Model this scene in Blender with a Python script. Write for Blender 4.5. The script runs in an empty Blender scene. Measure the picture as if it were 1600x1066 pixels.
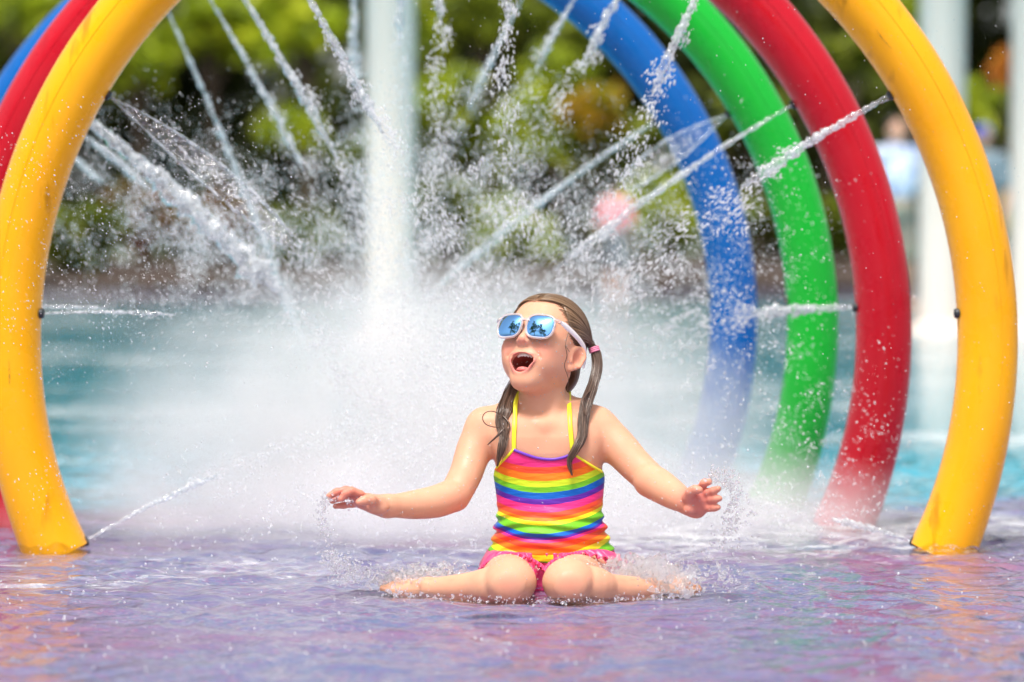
import bpy, math, random
import numpy as np
from mathutils import Vector
random.seed(7)
RNG = np.random.default_rng(11)
scene = bpy.context.scene
COL = scene.collection
PI = math.pi

# ------------------------------------------------------------------ camera
FPX, CAMH, TH = 5184.0, 0.69, math.radians(1.967)
def P(px, py, Y):
    """the point of the scene at depth Y seen at photo pixel (px, py)"""
    a = (px - 800) / FPX; b = (533 - py) / FPX
    d = np.array([a, math.cos(TH) + b * math.sin(TH), -math.sin(TH) + b * math.cos(TH)])
    return np.array([0, 0, CAMH]) + d * (Y / d[1])
cam_data = bpy.data.cameras.new('camera')
cam = bpy.data.objects.new('camera', cam_data); COL.objects.link(cam)
cam.location = (0, 0, CAMH); cam.rotation_euler = (PI / 2 - TH, 0, 0)
cam_data.sensor_width = 36; cam_data.lens = 36 * FPX / 1600
cam_data.clip_start = 0.1; cam_data.clip_end = 500
cam_data.dof.use_dof = True; cam_data.dof.focus_distance = 6.24; cam_data.dof.aperture_fstop = 2.6
cam_data.dof.aperture_blades = 0
scene.camera = cam

# ------------------------------------------------------------------ objects
def mk(name, verts, faces, m=None, parent=None, smooth=True, col=None):
    me = bpy.data.meshes.new(name)
    verts = np.asarray(verts, dtype=np.float32)
    if isinstance(faces, np.ndarray) and len(faces):
        n, k = faces.shape
        me.vertices.add(len(verts)); me.vertices.foreach_set('co', verts.ravel())
        me.loops.add(n * k); me.loops.foreach_set('vertex_index', faces.astype(np.int32).ravel())
        me.polygons.add(n)
        me.polygons.foreach_set('loop_start', np.arange(0, n * k, k, dtype=np.int32))
        me.polygons.foreach_set('loop_total', np.full(n, k, dtype=np.int32))
        me.update(calc_edges=True)
    else:
        me.from_pydata([tuple(map(float, v)) for v in verts], [], [tuple(f) for f in faces]); me.update()
    me.polygons.foreach_set('use_smooth', [smooth] * len(me.polygons))
    if col is not None:
        col = np.asarray(col, dtype=np.float32)
        if col.shape[1] == 3: col = np.hstack([col, np.ones((len(col), 1), np.float32)])
        at = me.color_attributes.new('Col', 'FLOAT_COLOR', 'POINT'); at.data.foreach_set('color', col.ravel())
    if m: me.materials.append(m)
    me.validate()
    o = bpy.data.objects.new(name, me); COL.objects.link(o)
    if parent: o.parent = parent
    return o
def tag(o, label=None, cat=None, group=None, kind=None):
    for k, v in (('label', label), ('category', cat), ('group', group), ('kind', kind)):
        if v: o[k] = v
    return o
def empty(name, loc=(0, 0, 0)):
    o = bpy.data.objects.new(name, None); COL.objects.link(o); o.location = loc
    o.empty_display_size = .1
    return o
def under(o, parent):
    """parent keeping world position (things built in world coordinates)"""
    o.parent = parent; o.location = -Vector(parent.location)
    return o

# ------------------------------------------------------------------ materials
class NT:
    def __init__(s, name):
        s.m = bpy.data.materials.new(name); s.m.use_nodes = True
        s.t = s.m.node_tree; s.t.nodes.clear()
        s.out = s.n('ShaderNodeOutputMaterial')
    def n(s, typ, **kw):
        nd = s.t.nodes.new(typ)
        for k, v in kw.items():
            if k.startswith('_'): setattr(nd, k[1:], v)
            else:
                nd.inputs[k.replace('__', ' ')].default_value = v
        return nd
    def l(s, a, b): s.t.links.new(a, b)
    def math(s, op, a, b=None, c=None):
        nd = s.n('ShaderNodeMath', _operation=op)
        for i, v in enumerate((a, b, c)):
            if v is None: continue
            if hasattr(v, 'links'): s.l(v, nd.inputs[i])
            else: nd.inputs[i].default_value = v
        return nd.outputs[0]
    def mix(s, f, a, b):
        nd = s.n('ShaderNodeMix', _data_type='RGBA')
        for i, v in ((0, f), (6, a), (7, b)):
            if hasattr(v, 'links'): s.l(v, nd.inputs[i])
            else: nd.inputs[i].default_value = (*v, 1) if isinstance(v, tuple) and len(v) == 3 else v
        return nd.outputs[2]
    def ramp(s, fac, stops, interp='LINEAR'):
        nd = s.n('ShaderNodeValToRGB'); r = nd.color_ramp; r.interpolation = interp
        while len(r.elements) < len(stops): r.elements.new(.5)
        for e, (p, c) in zip(r.elements, stops):
            e.position = p; e.color = (*c, 1) if len(c) == 3 else c
        s.l(fac, nd.inputs[0]); return nd.outputs[0]
    def noise(s, scale, detail=3, vec=None, rough=.5, dist=0):
        nd = s.n('ShaderNodeTexNoise'); nd.inputs['Scale'].default_value = scale
        nd.inputs['Detail'].default_value = detail; nd.inputs['Roughness'].default_value = rough
        nd.inputs['Distortion'].default_value = dist
        if vec: s.l(vec, nd.inputs['Vector'])
        return nd.outputs[0]
    def bump(s, h, strength, dist):
        nd = s.n('ShaderNodeBump'); nd.inputs['Strength'].default_value = strength; nd.inputs['Distance'].default_value = dist
        s.l(h, nd.inputs['Height']); return nd.outputs[0]
    def objco(s, scale=(1, 1, 1)):
        tc = s.n('ShaderNodeTexCoord'); mp = s.n('ShaderNodeMapping'); mp.inputs['Scale'].default_value = scale
        s.l(tc.outputs['Object'], mp.inputs[0]); return mp.outputs[0]
def princ(nt, col=None, rough=.5, **kw):
    p = nt.n('ShaderNodeBsdfPrincipled')
    if col is not None:
        if hasattr(col, 'links'): nt.l(col, p.inputs['Base Color'])
        else: p.inputs['Base Color'].default_value = (*col, 1)
    if hasattr(rough, 'links'): nt.l(rough, p.inputs['Roughness'])
    else: p.inputs['Roughness'].default_value = rough
    for k, v in kw.items():
        i = p.inputs[k.replace('_', ' ')]
        if hasattr(v, 'links'): nt.l(v, i)
        else: i.default_value = v
    nt.l(p.outputs[0], nt.out.inputs[0]); return p

# ------------------------------------------------------------------ implicit surfaces
class Field:
    def __init__(s, lo, hi, h):
        s.lo = np.array(lo, float); s.h = h
        s.n = np.ceil((np.array(hi) - s.lo) / h).astype(int) + 1
        s.a = np.full(s.n, .06, np.float32)
    def sl(s, lo, hi, pad):
        i0 = np.clip(np.floor((np.array(lo) - pad - s.lo) / s.h).astype(int), 0, s.n)
        i1 = np.clip(np.ceil((np.array(hi) + pad - s.lo) / s.h).astype(int) + 1, 0, s.n)
        if (i1 <= i0).any(): return None, None
        g = [(s.lo[k] + s.h * np.arange(i0[k], i1[k])).astype(np.float32) for k in range(3)]
        return tuple(slice(i0[k], i1[k]) for k in range(3)), (g[0][:, None, None], g[1][None, :, None], g[2][None, None, :])
    def put(s, fn, lo, hi, k, op='add'):
        sl, g = s.sl(lo, hi, 2.2 * k + 2 * s.h)
        if sl is None: return
        d = fn(*g); a = s.a[sl]
        if op == 'sub': s.a[sl] = smax(a, -d, k)
        elif op == 'add': s.a[sl] = smin(a, d, k)
def smin(a, b, k):
    if k <= 0: return np.minimum(a, b)
    h = np.maximum(k - np.abs(a - b), 0) / k
    return np.minimum(a, b) - h * h * k * .25
def smax(a, b, k): return -smin(-a, -b, k)
def cone(p0, p1, r0, r1):
    p0 = np.asarray(p0, float); p1 = np.asarray(p1, float); d = p1 - p0; L = max(float(d @ d), 1e-9)
    def f(x, y, z):
        t = np.clip(((x - p0[0]) * d[0] + (y - p0[1]) * d[1] + (z - p0[2]) * d[2]) / L, 0, 1)
        q = (x - p0[0] - t * d[0]) ** 2 + (y - p0[1] - t * d[1]) ** 2 + (z - p0[2] - t * d[2]) ** 2
        return np.sqrt(q) - (r0 + (r1 - r0) * t)
    r = max(r0, r1)
    return f, np.minimum(p0, p1) - r, np.maximum(p0, p1) + r
def ell(c, r, R=None):
    """ellipsoid, R columns = its axes in the world"""
    c = np.asarray(c, float); r = np.asarray(r, float); R = np.eye(3) if R is None else np.asarray(R)
    def f(x, y, z):
        dx, dy, dz = x - c[0], y - c[1], z - c[2]
        k0 = 0; k1 = 0
        for i in range(3):
            q = (dx * R[0, i] + dy * R[1, i] + dz * R[2, i]) / r[i]
            k0 = k0 + q * q; k1 = k1 + (q / r[i]) ** 2
        k0 = np.sqrt(k0); k1 = np.sqrt(k1) + 1e-9
        return k0 * (k0 - 1) / k1
    e = np.sqrt(((R * r) ** 2).sum(1))
    return f, c - e, c + e
def surface(F, smooth=0):
    """surface nets: one closed quad mesh of the zero level"""
    a = F.a; ins = a < 0; n = a.shape
    c = np.zeros(tuple(k - 1 for k in n), np.uint8)
    for i in (0, 1):
        for j in (0, 1):
            for k in (0, 1):
                c += ins[i:n[0] - 1 + i, j:n[1] - 1 + j, k:n[2] - 1 + k]
    act = (c > 0) & (c < 8)
    ids = np.argwhere(act); idx = np.full(act.shape, -1, np.int32); idx[act] = np.arange(len(ids))
    acc = np.zeros((len(ids), 3)); cnt = np.zeros(len(ids))
    corners = [(i, j, k) for i in (0, 1) for j in (0, 1) for k in (0, 1)]
    val = {q: a[ids[:, 0] + q[0], ids[:, 1] + q[1], ids[:, 2] + q[2]].astype(float) for q in corners}
    for ax in range(3):
        for q in corners:
            if q[ax]: continue
            q2 = list(q); q2[ax] = 1; q2 = tuple(q2)
            v0, v1 = val[q], val[q2]; m = (v0 < 0) != (v1 < 0)
            t = np.where(m, v0 / np.where(m, v0 - v1, 1), 0)
            p = np.tile(np.array(q, float), (len(ids), 1)); p[:, ax] += t
            acc += p * m[:, None]; cnt += m
    V = ids + acc / cnt[:, None]
    quads = []
    for ax in range(3):
        s0 = [slice(None)] * 3; s1 = [slice(None)] * 3; s0[ax] = slice(0, n[ax] - 1); s1[ax] = slice(1, n[ax])
        A = ins[tuple(s0)]; B = ins[tuple(s1)]
        e = np.argwhere(A != B); fl = A[e[:, 0], e[:, 1], e[:, 2]]
        b, c2 = (ax + 1) % 3, (ax + 2) % 3
        ok = (e[:, b] > 0) & (e[:, c2] > 0) & (e[:, b] < n[b] - 1) & (e[:, c2] < n[c2] - 1)
        e = e[ok]; fl = fl[ok]
        def cell(db, dc):
            q = e.copy(); q[:, b] -= db; q[:, c2] -= dc
            return idx[q[:, 0], q[:, 1], q[:, 2]]
        Q = np.stack([cell(1, 1), cell(0, 1), cell(0, 0), cell(1, 0)], 1)
        Q = np.where(fl[:, None], Q, Q[:, ::-1]); quads.append(Q)
    Q = np.vstack(quads); Q = Q[(Q >= 0).all(1)]
    for _ in range(smooth):
        s_ = np.zeros_like(V); w = np.zeros(len(V))
        for i in range(4):
            for j in (1, 3):
                np.add.at(s_, Q[:, i], V[Q[:, (i + j) % 4]]); np.add.at(w, Q[:, i], 1)
        V = V * .4 + .6 * s_ / np.maximum(w, 1)[:, None]
    return F.lo + V * F.h, Q

# ------------------------------------------------------------------ tubes and drops
def catmull(pts, n):
    pts = np.asarray(pts, float); m = len(pts)
    if m == 2: 
        t = np.linspace(0, 1, n)[:, None]; return pts[0] * (1 - t) + pts[1] * t
    u = np.linspace(0, m - 1, n); i = np.clip(u.astype(int), 0, m - 2); t = (u - i)[:, None]
    g = lambda k: pts[np.clip(k, 0, m - 1)]
    p0, p1, p2, p3 = g(i - 1), g(i), g(i + 1), g(i + 2)
    return .5 * (2 * p1 + (p2 - p0) * t + (2 * p0 - 5 * p1 + 4 * p2 - p3) * t * t + (3 * p1 - p0 - 3 * p2 + p3) * t ** 3)
class Tubes:
    def __init__(s): s.V = []; s.F = []; s.C = []; s.n = 0
    def add(s, path, rad, sides=6, flat=1.0, ref=(0, 0, 1), col=(1, 1, 1), wob=0):
        path = np.asarray(path, float); n = len(path); rad = np.broadcast_to(np.asarray(rad, float), (n,))
        T = np.gradient(path, axis=0); T /= np.linalg.norm(T, axis=1)[:, None] + 1e-12
        ref = np.asarray(ref, float)
        if ref.ndim == 1: ref = np.tile(ref, (n, 1))
        A = np.cross(T, ref); A /= np.linalg.norm(A, axis=1)[:, None] + 1e-9; B = np.cross(A, T)
        th = np.arange(sides) * 2 * PI / sides
        R = rad[:, None, None] * (1 + (wob * RNG.standard_normal((n, sides, 1)) if wob else 0))
        ring = path[:, None] + R * (A[:, None] * np.cos(th)[None, :, None] + flat * B[:, None] * np.sin(th)[None, :, None])
        V = ring.reshape(-1, 3); b = s.n
        i, j = np.meshgrid(np.arange(n - 1), np.arange(sides), indexing='ij'); i = i.ravel(); j = j.ravel(); k = (j + 1) % sides
        s.F.append(np.stack([b + i * sides + j, b + i * sides + k, b + (i + 1) * sides + k, b + (i + 1) * sides + j], 1))
        c0 = b + n * sides
        s.V += [V, path[:1], path[-1:]]
        jj = np.arange(sides); kk = (jj + 1) % sides
        s.F.append(np.stack([np.full(sides, c0), b + kk, b + jj, np.full(sides, c0)], 1)[:, [0, 1, 2, 2]])
        s.F.append(np.stack([np.full(sides, c0 + 1), b + (n - 1) * sides + jj, b + (n - 1) * sides + kk], 1)[:, [0, 1, 2, 2]])
        s.C.append(np.tile(np.asarray(col, float), (n * sides + 2, 1)) if np.ndim(col) == 1 else np.vstack([np.repeat(col, sides, 0), col[:1], col[-1:]]))
        s.n += n * sides + 2
    def build(s, name, m, parent=None, smooth=True):
        V = np.vstack(s.V); Q = np.vstack(s.F); C = np.vstack(s.C)
        faces = []
        tri = Q[:, 2] == Q[:, 3]
        fs = [tuple(q) for q in Q[~tri].tolist()] + [tuple(q[:3]) for q in Q[tri].tolist()]
        return mk(name, V, fs, m, parent, smooth, C)
def ico(sub=0):
    t = (1 + 5 ** .5) / 2
    v = np.array([(-1, t, 0), (1, t, 0), (-1, -t, 0), (1, -t, 0), (0, -1, t), (0, 1, t), (0, -1, -t), (0, 1, -t), (t, 0, -1), (t, 0, 1), (-t, 0, -1), (-t, 0, 1)], float)
    f = [(0, 11, 5), (0, 5, 1), (0, 1, 7), (0, 7, 10), (0, 10, 11), (1, 5, 9), (5, 11, 4), (11, 10, 2), (10, 7, 6), (7, 1, 8), (3, 9, 4), (3, 4, 2), (3, 2, 6), (3, 6, 8), (3, 8, 9), (4, 9, 5), (2, 4, 11), (6, 2, 10), (8, 6, 7), (9, 8, 1)]
    v /= np.linalg.norm(v[0]); v = [tuple(q) for q in v]
    for _ in range(sub):
        nf = []; cache = {}
        def mid(a, b):
            k = (min(a, b), max(a, b))
            if k not in cache:
                q = np.array(v[a]) + np.array(v[b]); v.append(tuple(q / np.linalg.norm(q))); cache[k] = len(v) - 1
            return cache[k]
        for a, b, c in f:
            x, y, z = mid(a, b), mid(b, c), mid(c, a); nf += [(a, x, z), (b, y, x), (c, z, y), (x, y, z)]
        f = nf
    return np.array(v), np.array(f)
def drops(pos, rad, vel=None, stretch=1.0, sub=0, lump=0.15):
    """many water drops drawn out along their flight"""
    v, f = ico(sub); n = len(pos); rad = np.asarray(rad)
    if vel is None: vel = np.tile([0, 0, 1.], (n, 1))
    T = vel / (np.linalg.norm(vel, axis=1)[:, None] + 1e-9)
    A = np.cross(T, [0.31, .95, .05]); A /= np.linalg.norm(A, axis=1)[:, None]; B = np.cross(T, A)
    st = np.broadcast_to(stretch, (n,))
    k = 1 + lump * RNG.standard_normal((n, len(v), 1))
    V = v[None] * rad[:, None, None] * k
    W = pos[:, None] + V[..., 0:1] * A[:, None] + V[..., 1:2] * B[:, None] + V[..., 2:3] * T[:, None] * st[:, None, None]
    F = f[None] + (np.arange(n) * len(v))[:, None, None]
    return W.reshape(-1, 3), F.reshape(-1, 3)
# ================================================================== light and air
SUN_EL, SUN_AZ = math.radians(64), math.radians(200)      # azimuth measured clockwise from +Y
w = bpy.data.worlds.new("World"); scene.world = w; w.use_nodes = True
wt = w.node_tree; bg = wt.nodes['Background']; sky = wt.nodes.new('ShaderNodeTexSky'); sky.sky_type = 'NISHITA'; sky.sun_disc = False
sky.sun_elevation = SUN_EL; sky.sun_rotation = SUN_AZ; sky.dust_density = 4.0; sky.air_density = 1.0; sky.ozone_density = .6
hs = wt.nodes.new('ShaderNodeHueSaturation'); hs.inputs['Saturation'].default_value = .25; wt.links.new(sky.outputs[0], hs.inputs['Color']); wt.links.new(hs.outputs[0], bg.inputs[0]); bg.inputs[1].default_value = .15
sl = bpy.data.lights.new('sun', 'SUN'); sl.energy = 2.9; sl.angle = math.radians(16); sl.color = (1, .95, .87)
so = bpy.data.objects.new('sun', sl); COL.objects.link(so)
sdir = Vector((math.sin(SUN_AZ) * math.cos(SUN_EL), math.cos(SUN_AZ) * math.cos(SUN_EL), math.sin(SUN_EL)))
so.rotation_euler = sdir.to_track_quat('Z', 'Y').to_euler()
vs = scene.view_settings; vs.view_transform = 'Standard'; vs.look = 'None'; vs.gamma = 1; vs.exposure = .46
scene.cycles.use_denoising = True; scene.cycles.max_bounces = 14; scene.cycles.transparent_max_bounces = 24
scene.cycles.volume_bounces = 5; scene.cycles.volume_step_rate = 2.0; scene.cycles.volume_max_steps = 96
scene.cycles.sample_clamp_indirect = 8

# ================================================================== ground
nt = NT('rubber_paving'); tc = nt.n('ShaderNodeTexCoord'); sp = nt.n('ShaderNodeSeparateXYZ'); nt.l(tc.outputs['Object'], sp.inputs[0])
X_, Y_ = sp.outputs[0], sp.outputs[1]
wob = nt.math('MULTIPLY', nt.math('SUBTRACT', nt.noise(.35, 2, nt.objco()), .5), 2.2)
yy = nt.math('ADD', Y_, nt.math('ADD', wob, nt.math('MULTIPLY', X_, -.25)))
vo = nt.n('ShaderNodeTexVoronoi'); vo.inputs['Scale'].default_value = 150; nt.l(nt.objco((1, 1, 1)), vo.inputs['Vector'])
gran = nt.n('ShaderNodeSeparateColor'); nt.l(vo.outputs['Color'], gran.inputs[0])
pur = nt.ramp(gran.outputs[0], [(0, (.20, .15, .30)), (.28, (.30, .22, .38)), (.46, (.50, .12, .28)), (.56, (.12, .14, .42)), (.70, (.26, .36, .46)), (.82, (.55, .48, .56)), (.93, (.05, .20, .25))], 'CONSTANT')
vo2 = nt.noise(2.2, 4, nt.objco())
pur = nt.mix(nt.ramp(vo2, [(.48, (0, 0, 0)), (.66, (.4, .4, .4))]), pur, (.42, .13, .26))
tur = nt.ramp(gran.outputs[1], [(0, (.0, .32, .42)), (.4, (.005, .45, .58)), (.7, (.01, .55, .70)), (.9, (.14, .64, .78))], 'CONSTANT')
pur = nt.mix(.38, pur, (.21, .18, .33))
pz = nt.noise(1.7, 4, nt.objco((.7, 1, 1)), .6, .5)
pur = nt.mix(nt.ramp(pz, [(.50, (0, 0, 0)), (.66, (.45, .45, .45))]), pur, (.38, .09, .22))
pz = nt.noise(2.3, 4, nt.objco((.6, 1.3, 1)), .6, .8)
pur = nt.mix(nt.ramp(pz, [(.52, (0, 0, 0)), (.66, (.5, .5, .5))]), pur, (.10, .15, .36))
f1 = nt.ramp(nt.math('DIVIDE', yy, 40), [(8.15 / 40, (0, 0, 0)), (8.35 / 40, (1, 1, 1)), (30.5 / 40, (1, 1, 1)), (30.9 / 40, (0, 0, 0))])
colr = nt.mix(f1, pur, tur)
grs = nt.ramp(nt.noise(6, 5, nt.objco()), [(.3, (.03, .05, .01)), (.7, (.10, .14, .03))]); colr = nt.mix(nt.math('GREATER_THAN', Y_, 37.2), colr, grs)
big = nt.noise(.5, 3, nt.objco()); colr = nt.mix(nt.math('MULTIPLY', big, .25), colr, (.10, .12, .2))
princ(nt, colr, .55, Normal=nt.bump(vo.outputs['Distance'], .25, .003)); M_GROUND = nt.m
g = mk('ground', [(-140, -80, 0), (140, -80, 0), (140, 220, 0), (-140, 220, 0)], [(0, 1, 2, 3)], M_GROUND, None, False); tag(g, kind='structure')
nt = NT('soil'); c = nt.ramp(nt.noise(5, 6, nt.objco()), [(.3, (.02, .015, .012)), (.5, (.06, .04, .03)), (.7, (.13, .08, .065))])
princ(nt, c, .9, Normal=nt.bump(nt.noise(30, 4, nt.objco()), .6, .03)); M_SOIL = nt.m
nx, ny = 60, 24; V = []; F = []
for j in range(ny):
    for i in range(nx):
        x = -30 + 60 * i / (nx - 1); y = 36.3 + 12 * j / (ny - 1) + .5 * math.sin(x * .5); e = min(1, j / 3)
        V.append((x, y, .06 + e * (.10 + .05 * math.sin(x * 1.3 + y) + random.uniform(0, .06))))
for j in range(ny - 1):
    for i in range(nx - 1):
        a = j * nx + i; F.append((a, a + 1, a + nx + 1, a + nx))
tag(mk('soil_bed', V, F, M_SOIL), kind='structure')

# ================================================================== water film
def waves(x, y):
    rs = np.random.default_rng(5); h = np.zeros_like(x)
    wx = x + .03 * np.sin(y * 9.1 + 1.3) + .02 * np.sin(x * 17 + y * 6); wy = y + .03 * np.sin(x * 7.7) + .015 * np.sin(y * 23 + x * 11)
    for i in range(46):
        lam = .018 * (1.11 ** i) if i < 26 else rs.uniform(.03, .16); th = rs.uniform(0, 2 * PI); k = 2 * PI / lam
        amp = .0050 * lam * rs.uniform(.6, 1.3)
        h += amp * np.sin(k * (wx * math.cos(th) + wy * math.sin(th)) + rs.uniform(0, 6.3))
    cx_, cy_ = .06, 6.15                       # rings running out from the girl
    r = np.hypot((x - cx_) / 1.15, (y - cy_)); h += .0028 * np.sin(r * 2 * PI / .085 + 1.2 * np.sin(3 * np.arctan2(y - cy_, x - cx_))) * np.exp(-((r - .36) / .22) ** 2)
    for sx in (-1, 1):                         # water running up round the feet of the near arch
        ax = -.027 + sx * 1.0; rr = np.hypot(x - ax, y - 7.03); h += .006 * np.exp(-((rr - .09) / .04) ** 2) * (1 + .5 * np.sin(14 * np.arctan2(y - 7.03, x - ax)))
    return h
WL = .013
nx, ny = 420, 620
ys = np.concatenate([np.linspace(4.3, 7.4, 430), 7.4 + (np.linspace(0, 1, ny - 430) ** 1.6) * 3.6]); xs = np.linspace(-1.75, 1.75, nx)
XX, YY = np.meshgrid(xs, ys); fade = np.clip((10.9 - YY) / 1.5, 0, 1) * np.clip((1.72 - np.abs(XX)) / .1, 0, 1)
sharp = waves(XX, YY); sharp = sharp * 1.0
ZZ = WL + sharp * fade
V = np.stack([XX, YY, ZZ], -1).reshape(-1, 3)
i, j = np.meshgrid(np.arange(nx - 1), np.arange(ny - 1)); a = (j * nx + i).ravel(); F = np.stack([a, a + 1, a + nx + 1, a + nx], 1)
# flat far water round the finely rippled piece
b = len(V); rim = [(-1.75, 4.3), (1.75, 4.3), (1.75, 11.0), (-1.75, 11.0)]; out = [(-60, -20), (60, -20), (60, 36.6), (-60, 36.6)]
V2 = [(*p, WL) for p in rim] + [(*p, WL) for p in out]; F2 = [(b + k, b + 4 + k, b + 4 + (k + 1) % 4, b + (k + 1) % 4) for k in range(4)]
F2 = [(q[0], q[3], q[2], q[1]) for q in F2]; F2 = [q[::-1] for q in F2]
V = np.vstack([V, V2]); F = np.vstack([F, np.array(F2)])
nt = NT('water_surface')
fr_ = nt.n('ShaderNodeFresnel'); fr_.inputs[0].default_value = 1.33
cdn = nt.n('ShaderNodeNewGeometry'); sp = nt.n('ShaderNodeSeparateXYZ'); nt.l(cdn.outputs['Position'], sp.inputs[0])
n1 = nt.noise(11, 4, nt.objco((1, 1, 1)), .6, 1.2); n2 = nt.noise(70, 3, nt.objco(), .6, .8); n3 = nt.noise(3.2, 2, nt.objco(), .5, .6)
hh = nt.math('ADD', nt.math('ADD', nt.math('MULTIPLY', n1, .018), nt.math('MULTIPLY', n2, .0022)), nt.math('MULTIPLY', n3, .035))
bump = nt.bump(hh, 1.0, .16)
nt.l(bump, fr_.inputs['Normal'])
tr = nt.n('ShaderNodeBsdfTransparent'); tr.inputs[0].default_value = (.93, .97, .98, 1)
gs = nt.n('ShaderNodeBsdfGlossy'); gs.inputs['Roughness'].default_value = .04; nt.l(bump, gs.inputs['Normal'])
m1 = nt.n('ShaderNodeMixShader'); nt.l(fr_.outputs[0], m1.inputs[0]); nt.l(tr.outputs[0], m1.inputs[1]); nt.l(gs.outputs[0], m1.inputs[2])
# foam
fa = nt.noise(13, 9, nt.objco((.6, 1, 1)), .74, 1.6); fb = nt.noise(1.1, 3, nt.objco((.5, 1, 1)), .5, .5)
mr = nt.n('ShaderNodeMapRange', _clamp=True); nt.l(sp.outputs[1], mr.inputs[0])
for k, v in ((1, 5.4), (2, 7.4), (3, .0), (4, .10)): mr.inputs[k].default_value = v
fm = nt.math('ADD', nt.math('ADD', nt.math('MULTIPLY', fa, .62), nt.math('MULTIPLY', fb, .38)), mr.outputs[0])
foam = nt.ramp(fm, [(.61, (0, 0, 0)), (.72, (.55, .55, .55)), (.82, (.9, .9, .9))])
df = nt.n('ShaderNodeBsdfDiffuse'); df.inputs[0].default_value = (.86, .88, .9, 1); nt.l(nt.bump(nt.noise(150, 3, nt.objco()), .8, .01), df.inputs['Normal'])
m2 = nt.n('ShaderNodeMixShader'); nt.l(foam, m2.inputs[0]); nt.l(m1.outputs[0], m2.inputs[1]); nt.l(df.outputs[0], m2.inputs[2])
nt.l(m2.outputs[0], nt.out.inputs[0])
water = mk('water', V, F, nt.m); tag(water, kind='structure')
# ================================================================== the hoops
def paint(name, col, dark, scuff=.5):
    nt = NT(name); big = nt.noise(3, 4, nt.objco()); c = nt.mix(nt.ramp(big, [(.35, (0, 0, 0)), (.75, (.6, .6, .6))]), col, dark)
    sc = nt.n('ShaderNodeTexNoise'); sc.inputs['Scale'].default_value = 9; sc.inputs['Detail'].default_value = 8
    tc = nt.n('ShaderNodeTexCoord'); mp = nt.n('ShaderNodeMapping'); mp.inputs['Scale'].default_value = (2.2, 1, .35); nt.l(tc.outputs['Object'], mp.inputs[0]); nt.l(mp.outputs[0], sc.inputs['Vector'])
    c = nt.mix(nt.math('MULTIPLY', nt.ramp(sc.outputs[0], [(.63, (0, 0, 0)), (.70, (1, 1, 1))]), scuff), c, tuple(q * .35 for q in dark))
    r = nt.ramp(nt.noise(14, 4, nt.objco()), [(.35, (.22, .22, .22)), (.7, (.42, .42, .42))])
    princ(nt, c, r, Coat_Weight=.06, Coat_Roughness=.2, Specular_IOR_Level=.32, Normal=nt.bump(nt.noise(60, 3, nt.objco()), .06, .002)); return nt.m
nt = NT('black_rubber'); princ(nt, (.015, .02, .025), .4); M_BLACK = nt.m
nt = NT('seam_dirt'); princ(nt, (.12, .06, .01), .7); M_SEAM = nt.m
PXM = 737.4
RC, RT, ZS, ZC = 1.0357, .0634, 1.03, .446
# name colour, k (scale against the near hoop), centre px
HOOPS = [('yellow', 1.0, 780, (.90, .42, .002), (.80, .31, .002)), ('red', .93, 671, (.50, .003, .016), (.40, .003, .014)),
         ('green', .860, 613, (.005, .42, .03), (.005, .34, .03)), ('blue', .80, 535, (.0, .11, .41), (.0, .085, .34))]
LBL = {'yellow': 'nearest hoop, glossy yellow spray arch standing astride the wet purple paving', 'red': 'red spray arch, second hoop just behind the yellow one',
       'green': 'bright green spray arch between the red and the blue hoops', 'blue': 'blue spray arch, farthest hoop, its foot lost in mist'}
HG = {}
NOZ = [-25, 3.5, 31.5, 60, 88.5, 120, 148.5, 176.5, 205]
for nm, k, pxc, c1, c2 in HOOPS:
    Y = FPX / (PXM * k); Xc = (pxc - 800) / (PXM * k); HG[nm] = (Xc, Y)
    hp = empty('spray_arch', (Xc, Y, 0)); tag(hp, LBL[nm], 'spray arch', 'coloured spray hoops in a tunnel')
    n, m = 260, 40; V = []; F = []
    a0 = -math.asin((ZC + .01) / (RC * ZS)) 
    for i in range(n):
        a = a0 + (PI - 2 * a0) * i / (n - 1)
        for j in range(m):
            t = j / m * 2 * PI; flare = 1 + .10 * math.exp(-((i if i < n / 2 else n - 1 - i) / 9))
            r = RC + RT * flare * math.cos(t); V.append((r * math.cos(a), RT * flare * math.sin(t), ZC + ZS * r * math.sin(a)))
    for i in range(n - 1):
        for j in range(m): F.append((i * m + j, i * m + (j + 1) % m, (i + 1) * m + (j + 1) % m, (i + 1) * m + j))
    mk('tube', V, F, paint(nm + '_gelcoat', c1, c2, .55 if nm == 'yellow' else .15), hp)
    # moulding seam along the front of the tube
    t_ = Tubes(); sa = np.linspace(a0 + .01, PI - a0 - .01, 200)
    ph = 1.5 * PI + .35; r_ = RC + RT * math.cos(ph)
    t_.add(np.stack([r_ * np.cos(sa), np.full(200, RT * math.sin(ph) - .0006), ZC + ZS * r_ * np.sin(sa)], 1), .0009, 6, .7, (0, 1, 0))
    t_.build('seam', bpy.data.materials.get(nm + '_gelcoat'), hp)
    for q in NOZ:
        a = math.radians(q); d = np.array([-math.cos(a), 0, -math.sin(a)]); d /= np.linalg.norm(d)
        ri = RC - RT; c = np.array([ri * math.cos(a), 0, ZC + ZS * ri * math.sin(a)])
        if c[2] < .01: continue
        c[1] -= .012 if q in (3.5, 176.5) else 0
        t_ = Tubes(); t_.add(np.array([c - d * .012, c + d * .004, c + d * .0075, c + d * .0085]), [.0108, .0108, .0094, .005], 16, 1, (0, 1, 0)); nz = t_.build('nozzle', M_BLACK, hp)
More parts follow.
